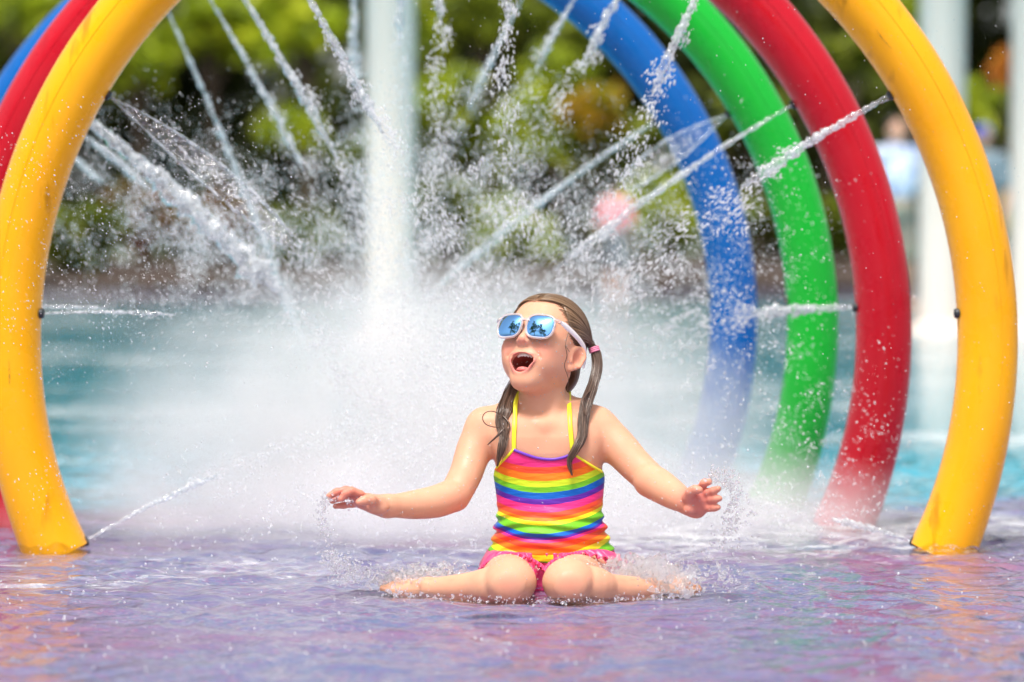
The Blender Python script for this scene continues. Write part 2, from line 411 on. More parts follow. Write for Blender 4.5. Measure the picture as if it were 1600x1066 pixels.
# scrapes on the near hoop
Xc, Y = HG['yellow']; hp = [o for o in bpy.data.objects if o.name == 'spray_arch'][0]
def scuff(pts, w_):
    out = []
    for px, py in catmull(pts, 40):
        p = P(px, py, Y); r = math.hypot(p[0] - Xc, (p[2] - ZC) / ZS); q = max(-.98, min(.98, (r - RC) / RT)); dep = RT * math.sqrt(1 - q * q) + .0004
        p = P(px, py, Y - dep); out.append(p - np.array([Xc, Y, 0]))
    t_ = Tubes(); t_.add(np.array(out), w_ * np.sin(np.linspace(.1, PI - .1, 40)) * RNG.uniform(.4, 1.2, 40), 5, .3, (0, 1, 0)); t_.build('scuff', M_SEAM, hp)
for pts, w_ in (([(1398, 18), (1415, 38), (1430, 62)], .0016), ([(1420, 50), (1436, 72), (1440, 84)], .0012), ([(26, 690), (33, 745), (50, 812)], .0017), ([(14, 560), (15, 600), (17, 640)], .001), ([(1541, 742), (1536, 765), (1527, 790)], .0024), ([(1528, 770), (1519, 800), (1508, 850)], .0010), ([(28, 325), (27, 345), (27, 372)], .0012), ([(1368, 45), (1380, 62), (1395, 78)], .0008)): scuff(pts, w_)
# ================================================================== the girl
sk = NT('skin')
at = sk.n('ShaderNodeAttribute', _attribute_name='Col')
mot = sk.noise(60, 4, sk.objco())
m2_ = sk.ramp(sk.noise(16, 5, sk.objco(), .65), [(.4, (0, 0, 0)), (.7, (1, 1, 1))])
skc = sk.mix(sk.math('ADD', sk.math('MULTIPLY', mot, .14), sk.math('MULTIPLY', m2_, .16)), at.outputs['Color'], (.66, .2, .13))
skb = sk.bump(sk.math('ADD', sk.noise(900, 2, sk.objco()), sk.math('MULTIPLY', sk.noise(130, 3, sk.objco()), 1.4)), .12, .001)
skr = sk.ramp(sk.noise(28, 3, sk.objco()), [(.42, (.42, .42, .42)), (.56, (.64, .64, .64))])
princ(sk, skc, skr, Normal=skb, Subsurface_Weight=.18, Subsurface_Scale=.012, Specular_IOR_Level=.38)
sk.t.nodes[-1].inputs['Subsurface Radius'].default_value = (1, .35, .2)
M_SKIN = sk.m
YG = 6.32
HC = P(849, 541, YG + .01)
yaw, pit = math.radians(28), math.radians(26)
F0 = np.array([-math.sin(yaw), -math.cos(yaw), 0]); S_ = np.array([math.cos(yaw), -math.sin(yaw), 0])
Fw = F0 * math.cos(pit) + np.array([0, 0, math.sin(pit)]); Uw = -F0 * math.sin(pit) + np.array([0, 0, math.cos(pit)])
HR = np.stack([S_, Fw, Uw], 1)          # columns: girl's left, forward, up
def H(s, f, u): return HC + HR @ np.array([s, f, u])
def toH(V): return (np.asarray(V) - HC) @ HR

B = Field((-.39, 5.93, -.02), (.44, 6.52, .67), .0021)
def add(prim, k=.02): B.put(*prim, k)
def sub(prim, k=.003): B.put(*prim, k, 'sub')
def limb(pts, n=22):
    p = catmull([q[0] for q in pts], n); r = catmull([[q[1]] * 3 for q in pts], n)[:, 0]
    pr = [cone(p[i], p[i + 1], r[i], r[i + 1]) for i in range(n - 1)]
    def f(x, y, z):
        d = pr[0][0](x, y, z)
        for q in pr[1:]: d = np.minimum(d, q[0](x, y, z))
        return d
    return f, np.min([q[1] for q in pr], 0), np.max([q[2] for q in pr], 0)
def chain(pts, k=.015, n=22): add(limb(pts, n), k)
# torso: ellipse stack read off the outline
TZ = [(905, 862, 100, .075, .02), (880, 862, 97, .077, .015), (850, 861, 88, .072, .01), (825, 860, 82, .069, .005), (800, 859, 77, .066, .0), (770, 859, 79, .064, .0),
      (735, 858, 83, .063, .0), (705, 857, 86, .062, .0), (680, 855, 86, .060, .004), (655, 853, 74, .050, .010), (640, 852, 50, .040, .014)]
tz, tcx, ta, tb, tcy = [], [], [], [], []
for py, cx, hw, dep, dy in TZ:
    p = P(cx, py, YG); tz.append(p[2]); tcx.append(p[0]); ta.append(hw * YG / FPX); tb.append(dep); tcy.append(YG + dy)
tz, tcx, ta, tb, tcy = map(np.array, (tz, tcx, ta, tb, tcy))
def torso(x, y, z, grow=0.):
    zz = np.broadcast_to(z, z.shape)
    i = lambda arr: np.interp(zz, tz, arr).astype(np.float32)
    a, b = i(ta) + grow, i(tb) + grow
    q = (np.abs((x - i(tcx)) / a) ** 2.3 + np.abs((y - i(tcy)) / b) ** 2.3) ** (1 / 2.3)
    d = (q - 1) * np.minimum(a, b) * .95
    lo, hi = tz[0] - .012 - z, z - tz[-1] - .012
    return np.maximum(d, np.maximum(lo, hi) * .9)
B.put(torso, (-.1, 6.2, tz[0] - .02), (.22, 6.45, tz[-1] + .02), .02)
def belly(x, y, z): return ell(P(861, 842, 6.285), (.072, .045, .06))[0](x, y, z)
add(ell(P(861, 842, 6.285), (.072, .043, .06)), .03)
# shoulders, collar bones, neck
for sx, pj in ((-1, (762, 668)), (1, (930, 668))):
    add(cone(P(852, 640, 6.345), P(*pj, 6.335), .030, .038), .035)
    add(cone(P(850, 664, 6.275), P(pj[0] + (10 if sx < 0 else -10), 655, 6.31), .0065, .007), .02)
    add(ell(P(815 if sx < 0 else 897, 690, 6.285), (.045, .025, .045)), .03)
add(cone(P(853, 650, 6.342), H(0, -.022, -.045), .041, .039), .022)
for s in (-1, 1):                         # neck tendons
    add(cone(H(s * .042, -.02, -.05), P(850 + s * 12, 662, 6.285), .008, .007), .02)
# arms
LA = [(P(757, 668, 6.335), .036), (P(740, 704, 6.315), .0335), (P(728, 740, 6.29), .0315), (P(710, 775, 6.265), .0305)]
LF = [(P(703, 776, 6.255), .0315), (P(680, 784, 6.235), .0305), (P(645, 789, 6.205), .0268), (P(604, 791, 6.165), .0195)]
RA = [(P(932, 667, 6.335), .037), (P(962, 694, 6.315), .0355), (P(990, 724, 6.29), .0325), (P(1012, 745, 6.265), .031)]
RF = [(P(1016, 751, 6.250), .0325), (P(1032, 760, 6.228), .0315), (P(1052, 773, 6.19), .0275), (P(1070, 784, 6.15), .0215)]
for c in (LA, RA): chain(c, .014)
for c in (LF, RF): chain(c, .0035)
# hand on the left of the picture: palm down, thumb towards us
def finger(pts, r, k=.005):
    n = len(pts); rr = np.linspace(r, r * .80, n)
    for i in range(n - 1):
        add(cone(pts[i], pts[i + 1], rr[i], rr[i + 1]), k)
def palm(c, ax, ay, az, r, k=.012): add(ell(c, r, np.stack([ax, ay, az], 1)), k)
def basis(x, n):
    x = np.asarray(x, float); x /= np.linalg.norm(x); n = np.asarray(n, float); n = n - (n @ x) * x; n /= np.linalg.norm(n)
    return x, np.cross(n, x), n
bx = basis(P(552, 776, 6.135) - P(604, 791, 6.165), (0, -.45, -.9))
palm(P(577, 785, 6.15), *bx, (.036, .027, .0135))
add(cone(P(604, 791, 6.165), P(588, 789, 6.157), .0205, .017), .012)
add(ell(P(590, 793, 6.135), (.02, .014, .013)), .012)
finger([P(563, 772, 6.125), P(549, 767, 6.118), P(540, 771, 6.112), P(533, 780, 6.11)], .0078)
finger([P(560, 772, 6.14), P(541, 766, 6.135), P(526, 769, 6.132), P(515, 775, 6.13)], .0080)
finger([P(562, 778, 6.155), P(543, 774, 6.152), P(529, 778, 6.15), P(519, 783, 6.15)], .0072)
finger([P(566, 786, 6.165), P(551, 788, 6.162), P(537, 790, 6.16), P(524, 791, 6.158)], .0064)
finger([P(594, 786, 6.135), P(580, 781, 6.11), P(570, 782, 6.10), P(561, 785, 6.096)], .0088, .008)
# hand on the right: open palm towards us, fingers to the right
bx2 = basis(P(1107, 783, 6.115) - P(1070, 785, 6.15), (-.1, -1, -.1))
palm(P(1085, 787, 6.132), *bx2, (.030, .0285, .0135))
add(ell(P(1079, 777, 6.118), (.013, .012, .012)), .010)
add(ell(P(1078, 796, 6.12), (.013, .012, .011)), .010)
finger([P(1093, 773, 6.125), P(1095, 763, 6.12), P(1100, 755, 6.112), P(1108, 753, 6.105)], .0080)
finger([P(1099, 776, 6.122), P(1107, 770, 6.11), P(1115, 767, 6.10), P(1122, 764, 6.095)], .0076)
finger([P(1101, 784, 6.122), P(1111, 781, 6.108), P(1118, 780, 6.10), P(1124, 779, 6.096)], .0073)
finger([P(1099, 794, 6.124), P(1109, 794, 6.112), P(1116, 794, 6.105), P(1122, 793, 6.10)], .0068)
finger([P(1073, 778, 6.118), P(1079, 769, 6.105), P(1086, 765, 6.098), P(1093, 766, 6.094)], .0085, .007)
# legs: W-sit
for s, kx, hx, pts in ((-1, 797, 790, [((768, 914, 6.065), .0335), ((738, 917, 6.09), .0275), ((702, 919, 6.12), .023), ((668, 920, 6.15), .019)]),
                       (1, 889, 924, [((926, 914, 6.065), .0345), ((950, 919, 6.09), .0275), ((988, 921, 6.12), .024), ((1022, 921, 6.15), .019)])):
    chain([(P(hx, 898, 6.34), .046), (P((hx + kx) / 2, 904, 6.20), .0480), (P(kx, 909, 6.06), .0435)], .012)
    add(ell(P(kx, 910, 6.045), (.0455, .034, .0385)), .018)
    chain([(P(kx, 910, 6.07), .036)] + [(P(*a), r) for a, r in pts], .0035)
    add(ell(P(kx + s * 3, 915, 6.014), (.027, .010, .022)), .022)

    a = P(*pts[-1][0]); t = a + np.array([s * .065, .035, -.004])
    add(cone(a, t, .0195, .014), .012)
    add(ell((a + t) / 2 + np.array([0, 0, -.003]), (.045, .024, .017)), .012)
    for q in range(5):
        b0 = t + np.array([s * .004, -.018 + q * .009, 0]); finger([b0, b0 + np.array([s * .016, .004, .002])], .0068, .004)
# head
def h_ell(c, r, k=.02, op=add): op(ell(H(*c), r, HR), k)
h_ell((0, -.012, .030), (.0705, .084, .072), .01)
h_ell((0, .018, -.018), (.0600, .056, .058), .03)
h_ell((0, .036, -.055), (.0385, .036, .040), .02)
h_ell((0, .0445, -.0935), (.0240, .0200, .0175), .020)
h_ell((0, .012, -.078), (.035, .042, .022), .02)
for s in (-1, 1):
    h_ell((s * .037, .045, -.027), (.0215, .0235, .0205), .014)
    h_ell((s * .044, .002, -.050), (.014, .026, .022), .022)
    h_ell((s * .0365, .030, -.047), (.0195, .029, .025), .016)
    h_ell((s * .029, .074, .001), (.018, .012, .013), .012, sub)
    h_ell((s * .029, .062, .001), (.0155, .013, .0125), .004)
    add(cone(H(s * .012, .072, .020), H(s * .042, .062, .020), .005, .004), .012)
add(cone(H(0, .068, .008), H(0, .080, -.018), .0065, .0085), .012)
h_ell((0, .0825, -.0225), (.0090, .0092, .0080), .006)
for s in (-1, 1): h_ell((s * .0095, .077, -.0265), (.0065, .008, .006), .004)
for s in (-1, 1): h_ell((s * .0052, .0835, -.0315), (.0028, .0045, .004), .0015, sub)
# lips round the open mouth
MC = np.array([0, .0715, -.0640])
for s in (-1, 1): sub(cone(H(s * .0145, .0800, -.029), H(s * .0335, .064, -.050), .0014, .0008), .006)   # laughter folds
LWID, LHT = .0262, .0195
def lipf(s_, u_): return .0735 - 12 * s_ * s_ - (.0075 * (-u_ / LHT) ** 1.5 if u_ < 0 else -.0005)
lp = []
for i in range(33):
    t = i / 32 * 2 * PI; c_, q_ = math.cos(t), math.sin(t)
    s_ = LWID * math.copysign(abs(c_) ** .85, c_) * (1 - .16 * max(-q_, 0)); u_ = LHT * (.78 * abs(q_) ** .7 if q_ > 0 else -1.10 * abs(q_) ** 1.1) + .0088 * c_ * c_
    lp.append((H(s_, lipf(s_, u_), MC[2] + u_), (.0021 + .0005 * abs(q_)) if q_ > 0 else .0024 + .0010 * abs(q_)))
add(limb(lp, 64), .005)
h_ell((0, .056, -.0600), (.0250, .036, .0155), .001, sub)
h_ell((0, .054, -.0670), (.0190, .036, .0165), .003, sub)
# ears
EAR = {}
for s in (-1, 1):
    ec = np.array([.0715, -.010, -.021]) if s > 0 else np.array([-.068, -.018, -.019])
    ax_f = HR @ (np.array([-.60, .79, .05]) if s > 0 else np.array([.1, .98, 0])); ax_u = HR @ np.array([s * .12, -.08, .99]); ax_n = np.cross(ax_f, ax_u); ax_n /= np.linalg.norm(ax_n)
    ax_u = np.cross(ax_n, ax_f); ax_f /= np.linalg.norm(ax_f)
    if (ax_n @ S_) * s < 0: ax_n = -ax_n
    add(cone(H(s * .062, -.006, -.018), H(s * .067, -.008, -.020), .014, .010), .01)
    E = H(*ec); EAR[s] = (E, ax_f, ax_u, ax_n)
    add(ell(E, (.0142, .0232, .0058), np.stack([ax_f, ax_u, ax_n], 1)), .006)
    hel = []
    for i in range(15):
        t = math.radians(-30 + i * 250 / 14 )
        fx, uu = .0142 * math.cos(t), .0222 * math.sin(t)
        if t > math.radians(180): fx *= .8
        hel.append((E + ax_f * fx * (1 if True else 0) + ax_u * uu + ax_n * .0050, .0030))
    chain(hel, .003)
    add(ell(E - ax_u * .0212 + ax_f * .006, (.0065, .0075, .004), np.stack([ax_f, ax_u, ax_n], 1)), .004)
    sub(ell(E + ax_n * .0065 + ax_f * .002 - ax_u * .001, (.0092, .0150, .0085), np.stack([ax_f, ax_u, ax_n], 1)), .002)
    add(cone(E + ax_f * .0115 - ax_u * .003 + ax_n * .003, E + ax_f * .011 - ax_u * .010 + ax_n * .003, .0030, .0032), .003)
BV, BQ = surface(B, 1)
del B
L = toH(BV)
base = np.array([.70, .375, .238]); C = np.tile(base, (len(BV), 1))
def blend(C, w, col): w = np.clip(w, 0, 1)[:, None]; C[:] = C * (1 - w) + np.array(col) * w
def near(p, r): return np.exp(-((np.linalg.norm(BV - p, axis=1) / r) ** 2))
hd = (np.linalg.norm(L - np.array([0, 0, -.01]), axis=1) < .14)
for s in (-1, 1):
    blend(C, .55 * np.exp(-(((L[:, 0] - s * .038) / .02) ** 2 + ((L[:, 2] + .035) / .018) ** 2)) * (L[:, 1] > .02) * hd, (.80, .26, .20))
    blend(C, .45 * near(EAR[s][0], .028), (.78, .27, .18)); blend(C, .55 * near(EAR[s][0] + EAR[s][1] * .003, .008), (.50, .15, .10))  # ears redder; shade of the ear hollow painted into the skin colour
blend(C, .5 * near(H(0, .088, -.025), .012), (.78, .28, .22))
dl = np.full(len(BV), 9.); lpd = list(zip(catmull([q[0] for q in lp], 120), np.interp(np.linspace(0, 1, 120), np.linspace(0, 1, len(lp)), [q[1] for q in lp])))
for p, r in lpd: dl = np.minimum(dl, np.linalg.norm(BV - p, axis=1) - r)
blend(C, (1 - (dl - .0002) / .0014) * .8, (.64, .21, .18))
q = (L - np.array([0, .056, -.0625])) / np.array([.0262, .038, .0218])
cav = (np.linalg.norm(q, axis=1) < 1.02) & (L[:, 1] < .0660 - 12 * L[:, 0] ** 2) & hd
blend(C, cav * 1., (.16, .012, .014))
for c, r in ((P(540, 778, 6.13), .05), (P(1100, 780, 6.12), .047)): blend(C, .85 * near(c, r), (.66, .17, .145))
for c, r in ((P(1085, 787, 6.12), .03),): blend(C, .5 * near(c, r), (.50, .13, .12))
for c in (P(795, 917, 6.0), P(892, 917, 6.0), P(712, 790, 6.24), P(1014, 765, 6.24)): blend(C, .42 * near(c, .027), (.74, .25, .18))
girl = mk('person', BV, BQ, M_SKIN, None, True, C)
tag(girl, 'laughing little girl in sunglasses and rainbow swimsuit kneeling in shallow water with arms spread', 'person')

# teeth, tongue
def blobmesh(name, prims, lo, hi, h, m, parent, k=.002, col=None, smooth=1):
    f = Field(lo, hi, h)
    for p in prims: f.put(*p, k)
    V, Q = surface(f, smooth)
    return mk(name, V, Q, m, parent, True, None if col is None else np.tile(col, (len(V), 1)))
nt = NT('tooth_enamel'); princ(nt, (.82, .78, .70), .2); M_TOOTH = nt.m
nt = NT('tongue'); princ(nt, nt.mix(nt.noise(400, 2, nt.objco()), (.62, .16, .15), (.74, .26, .24)), .3, Subsurface_Weight=.2, Subsurface_Scale=.005); M_TONGUE = nt.m
lo, hi = H(0, .05, -.06) - .04, H(0, .05, -.06) + .04
tp = []
for i in range(6):
    t = (i - 2.5) * .34; c = H(.0185 * math.sin(t), .0480 + .0180 * math.cos(t), -.0475)
    w = .0030 if i in (2, 3) else .0025
    tt = HR @ np.array([math.cos(t), -math.sin(t), 0]); nn = HR @ np.array([math.sin(t), math.cos(t), 0])
    tp.append(ell(c, (w * 1.25, .0019, .0036), np.stack([tt, nn, Uw], 1)))
blobmesh('teeth', tp, lo, hi, .0006, M_TOOTH, girl, .0004, smooth=1)
blobmesh('tongue', [ell(H(0, .047, -.0755), (.0165, .020, .0085), HR)], lo, hi, .001, M_TONGUE, girl)

# ------------------------------------------------------------------ swimsuit
RB = {'purple': (.10, .015, .33), 'pink': (.80, .03, .22), 'coral': (.86, .08, .03), 'orange': (.90, .20, .01), 'yellow': (.90, .78, .02),
      'lime': (.55, .72, .02), 'green': (.16, .52, .02), 'blue': (.0, .11, .50)}
seq = [(713, 'pink'), (731, 'coral'), (741, 'orange'), (752, 'lime'), (762, 'green'), (771, 'blue'), (781, 'purple'), (789, 'pink'), (801, 'coral'), (809, 'orange'), (815, 'yellow'), (821, 'green'),
       (833, 'blue'), (839, 'purple'), (843, 'pink'), (848, 'coral'), (857, 'orange'), (867, 'yellow'), (877, 'green')]
sz = [P(860, py, 6.25)[2] for py, c in seq]
nt = NT('rainbow_stripes')
geo = nt.n('ShaderNodeTexCoord'); sep = nt.n('ShaderNodeSeparateXYZ'); nt.l(geo.outputs['Object'], sep.inputs[0])
cx = float(P(860, 800, 6.3)[0])
dx = nt.math('SUBTRACT', sep.outputs[0], cx); bow = nt.math('MULTIPLY', nt.math('MULTIPLY', dx, dx), -2.1)
wv = nt.math('MULTIPLY', nt.math('SUBTRACT', nt.noise(14, 2, nt.objco((1, 1, .6))), .5), .006)
zz = nt.math('ADD', nt.math('ADD', sep.outputs[2], bow), nt.math('ADD', wv, nt.math('MULTIPLY', dx, -.055)))
z0, z1 = min(sz) - .02, max(sz) + .02
fac = nt.math('DIVIDE', nt.math('SUBTRACT', zz, z0), z1 - z0)
st = [(0, RB['green'])]
for (py, c), z in list(zip(seq, sz))[::-1]:
    pos = (z - z0) / (z1 - z0)
    st.append((pos, None, c))
# constant ramp from bottom: colour below boundary i is seq[i]
stops = []; names = [c for _, c in seq]
ordered = sorted(zip(sz, names))          # bottom to top: boundary z is the TOP of that colour
prev = 0.
for z, c in ordered: stops.append((prev, RB[c])); prev = (z - z0) / (z1 - z0)
rc = nt.ramp(fac, stops, 'CONSTANT')
weave = nt.bump(nt.noise(1400, 2, nt.objco()), .1, .0006)
fold = nt.noise(30, 3, nt.objco((.5, .5, 2.2)))
bmp = nt.n('ShaderNodeBump'); bmp.inputs['Strength'].default_value = .6; bmp.inputs['Distance'].default_value = .008; nt.l(fold, bmp.inputs['Height']); nt.l(weave, bmp.inputs['Normal'])
wet = nt.ramp(nt.noise(25, 3, nt.objco()), [(.4, (.38, .38, .38)), (.6, (.6, .6, .6))])
princ(nt, rc, wet, Normal=bmp.outputs[0], Specular_IOR_Level=.35); M_RAIN = nt.m
def flat(name, col, rough=.4, **kw):
    nt = NT(name); c = nt.mix(nt.math('MULTIPLY', nt.noise(40, 3, nt.objco()), .3), col, tuple(q * .7 for q in col))
    princ(nt, c, rough, Normal=nt.bump(nt.noise(500, 2, nt.objco()), .1, .001), **kw); return nt.m
M_YEL = flat('yellow_trim', (.86, .82, .03)); M_PUR = flat('purple_trim', (.16, .04, .52)); M_PINK = flat('pink_ruffle', (.85, .07, .22), .35)
SW = Field((-.06, 6.17, .02), (.20, 6.46, .30), .0019)
g = [(SW.lo[k] + SW.h * np.arange(SW.n[k])).astype(np.float32) for k in range(3)]
gx, gy, gz = g[0][:, None, None], g[1][None, :, None], g[2][None, None, :]
def tors_full(x, y, z):
    d = smin(torso(x, y, z), ell(P(861, 842, 6.285), (.072, .043, .06))[0](x, y, z), .03)
    for sx in (-1, 1): d = smin(d, ell(P(815 if sx < 0 else 897, 690, 6.285), (.045, .025, .045))[0](x, y, z), .03)
    return d
T_ = tors_full(gx, gy, gz)
def PZ(py): return float(P(860, py, 6.26)[2])
xk = [P(px, 720, 6.27)[0] for px in (768, 775, 803, 830, 862, 880, 895, 943, 950)]
zk = [PZ(v) for v in (745, 731, 703, 714, 719, 716, 709, 738, 750)]
ztop = np.interp(gx, xk, zk) - np.clip((gy - 6.30) / .05, 0, 1) * .03
xb = [P(px, 870, 6.27)[0] for px in (765, 800, 860, 920, 960)]
zb = np.interp(gx, xb, [PZ(v) for v in (866, 871, 880, 872, 864)])
wr = .0030 * np.sin((gz - PZ(838) + 1.2 * (gx - cx) ** 2) * 2 * PI / .021 + 1.5 * np.sin((gx - cx) * 30)) * np.exp(-((gz - PZ(832)) / .035) ** 2)
hemf = .006 * np.exp(-((gz - zb) / .01) ** 2)
d = np.maximum(T_ - .0040 - wr - hemf * .4, -(T_ + .002)); d = np.maximum(d, (gz - ztop) * .8); d = np.maximum(d, (zb - gz))
SW.a = d.astype(np.float32)
V, Q = surface(SW, 2)
top = mk('swimsuit_top', V, Q, M_RAIN, girl)
def torsurf(px, py, out=.004):
    """point on the chest front under a pixel"""
    for Y in np.arange(6.15, 6.40, .0012):
        p = P(px, py, Y); v = float(tors_full(np.float32(p[0]), np.float32(p[1]), np.array([p[2]], np.float32))[0])
        if v < out: return p
    return P(px, py, 6.31)
tb_ = Tubes()
tb_.add(catmull([torsurf(*q, .005) for q in ((803, 703), (818, 709), (840, 716), (862, 718), (880, 715), (895, 709))], 30), .0030, 6)
tb_.build('neckline_trim', M_PUR, top)
for side in ([(803, 702), (795, 711), (785, 721), (776, 731)], [(895, 709), (910, 719), (926, 729), (941, 738)]):
    tb_ = Tubes(); tb_.add(catmull([torsurf(*q, .004) for q in side], 20), .0026, 6)
    tb_.build('armhole_trim', M_YEL, top)
def strap(pts):
    t = Tubes(); pa = catmull(pts, 40); t.add(pa, .0043, 8, .25, (0, -1, .15)); return t.build('strap', M_YEL, top)
def bodyfront(px, py, off=.004, y0=6.16, y1=6.5):
    c = np.array([P(px, py, Y) for Y in np.arange(y0, y1, .002)])
    sel = BV[(np.abs(BV[:, 0] - c[0, 0]) < .012) & (np.abs(BV[:, 2] - c[0, 2]) < .012)]
    if not len(sel): return P(px, py, 6.3)
    # closest to the ray
    best = sel[np.argsort(np.abs(sel[:, 0] - P(px, py, 6.3)[0]) + np.abs(sel[:, 2] - P(px, py, 6.3)[2]) + .6 * (sel[:, 1] - sel[:, 1].min()))[:6]].mean(0)
    return P(px, py, best[1] - off)
strap([bodyfront(*q, .003) for q in ((803, 703), (803, 685), (804, 665), (805, 645))] + [P(806, 628, 6.30), P(812, 612, 6.34)])
strap([bodyfront(*q, .003) for q in ((895, 710), (893, 690), (891, 665), (890, 645))] + [P(889, 625, 6.31), P(888, 608, 6.35), P(880, 598, 6.38)])
# pink bottoms: a shell over hips and the root of the thighs, with a gathered frill
PK = Field((-.10, 6.12, .0), (.24, 6.47, .16), .0022)
g = [(PK.lo[k] + PK.h * np.arange(PK.n[k])).astype(np.float32) for k in range(3)]
gx, gy, gz = g[0][:, None, None], g[1][None, :, None], g[2][None, None, :]
hipd = tors_full(gx, gy, gz)
for s, kx, hx in ((-1, 797, 790), (1, 889, 924)):
    hipd = smin(hipd, cone(P(hx, 898, 6.34), P((hx + kx) / 2, 904, 6.20), .046, .048)[0](gx, gy, gz), .02)
xm = (P(850, 880, 6.2)[0])
front = 6.235 - .055 * np.exp(-((gx - xm) / .022) ** 2) + .45 * np.maximum(np.abs(gx - xm) - .06, 0)
ang = np.arctan2(gy - 6.34, gx - xm)
d = np.maximum(hipd - .004 - .0012 * np.sin(gx * 420 + gy * 160), -(hipd + .002)); d = np.maximum(d, (front - gy) * .8); d = np.maximum(d, gz - PZ(862))
PK.a = d.astype(np.float32)
V, Q = surface(PK, 1)
bot = mk('swimsuit_bottom', V, Q, M_PINK, girl)
def frill(edge, drop, n=260, waves=26, name='frill'):
    e = catmull(edge, n); dr = catmull(drop, n); V = []; m = 7
    T = np.gradient(e, axis=0); T /= np.linalg.norm(T, axis=1)[:, None]
    N = np.cross(T, dr); N /= np.linalg.norm(N, axis=1)[:, None]
    ph = np.cumsum(1 + .5 * np.sin(np.arange(n) * .11) ) * 2 * PI * waves / n
    for j in range(m):
        t = j / (m - 1)
        V.append(e + dr * t + N * (np.sin(ph)[:, None] * .0052 * t ** .7) + T * (np.cos(ph * .7)[:, None] * .003 * t))
    V = np.array(V).reshape(-1, 3); i, j = np.meshgrid(np.arange(m - 1), np.arange(n - 1), indexing='ij'); i = i.ravel(); j = j.ravel()
    F = np.stack([i * n + j, i * n + j + 1, (i + 1) * n + j + 1, (i + 1) * n + j], 1)
    o = mk(name, V, F, M_PINK, bot); md = o.modifiers.new('solid', 'SOLIDIFY'); md.thickness = .0016
    return o
def fr(pts): return [P(*q) for q in pts]
frill(fr([(852, 886, 6.155), (839, 876, 6.160), (820, 867, 6.165), (796, 862, 6.175), (774, 862, 6.20), (762, 867, 6.25), (757, 874, 6.31)]),
      [np.array(v) for v in ((-.001, -.006, -.010), (-.004, -.006, -.006), (-.004, -.008, -.004), (-.005, -.008, -.007), (-.010, -.008, -.020), (-.012, -.006, -.030), (-.012, 0, -.03))])
frill(fr([(852, 886, 6.155), (862, 876, 6.160), (882, 867, 6.165), (908, 861, 6.175), (938, 859, 6.20), (956, 863, 6.25), (966, 870, 6.31)]),
      [np.array(v) for v in ((.001, -.006, -.010), (.004, -.006, -.006), (.004, -.008, -.004), (.005, -.008, -.007), (.012, -.008, -.018), (.018, -.006, -.024), (.018, 0, -.026))])

# ------------------------------------------------------------------ hair
nt = NT('wet_hair'); at = nt.n('ShaderNodeAttribute', _attribute_name='Col')
nt.l(at.outputs['Color'], princ(nt, None, .32, Specular_IOR_Level=.6).inputs['Base Color']); M_HAIR = nt.m
CC, CR = np.array([0, -.012, .030]), np.array([.0705, .084, .072])
HF = Field(H(0, -.02, .01) - .125, H(0, -.02, .01) + .125, .0022)
g = [(HF.lo[k] + HF.h * np.arange(HF.n[k])) for k in range(3)]
X = np.stack(np.meshgrid(*g, indexing='ij'), -1); Lc = ((X - HC) @ HR).astype(np.float32); del X
q = (Lc - CC.astype(np.float32)) / (CR + .0038).astype(np.float32); k0 = np.linalg.norm(q, axis=-1); d1 = (k0 - 1) * .074
q = (Lc - np.array([0, -.046, -.034], np.float32)) / np.array([.060, .048, .054], np.float32); d1 = smin(d1, (np.linalg.norm(q, axis=-1) - 1) * .05, .02)
# hairline: sweeps from the crown of the forehead down in front of the ears, then under them
s_, f_, u_ = Lc[..., 0], Lc[..., 1], Lc[..., 2]
line = np.interp(u_, [-.09, -.04, -.012, .01, .03, .06, .10], [-.055, -.045, -.002, .024, .031, .039, .044])
line = line + .006 * np.exp(-(s_ / .014) ** 2) * -1
d2 = f_ - line
HF.a = np.maximum(np.maximum(d1, d2 * .8), -(u_ + .085)).astype(np.float32)
V, Q = surface(HF, 1)
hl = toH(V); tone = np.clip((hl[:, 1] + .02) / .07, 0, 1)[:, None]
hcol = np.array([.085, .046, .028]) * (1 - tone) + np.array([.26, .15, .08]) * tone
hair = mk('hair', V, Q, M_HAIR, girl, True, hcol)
TIE = {s: np.array([s * .072, -.054, .026]) for s in (-1, 1)}
def onscalp(l, off):
    q = (l - CC) / CR; n = np.linalg.norm(q, axis=1)[:, None]
    low = np.clip((.01 - l[:, 2:3]) / .05, 0, 1)
    return CC + q / n * (CR + off) * (1 - 0 * low)
tu = Tubes()
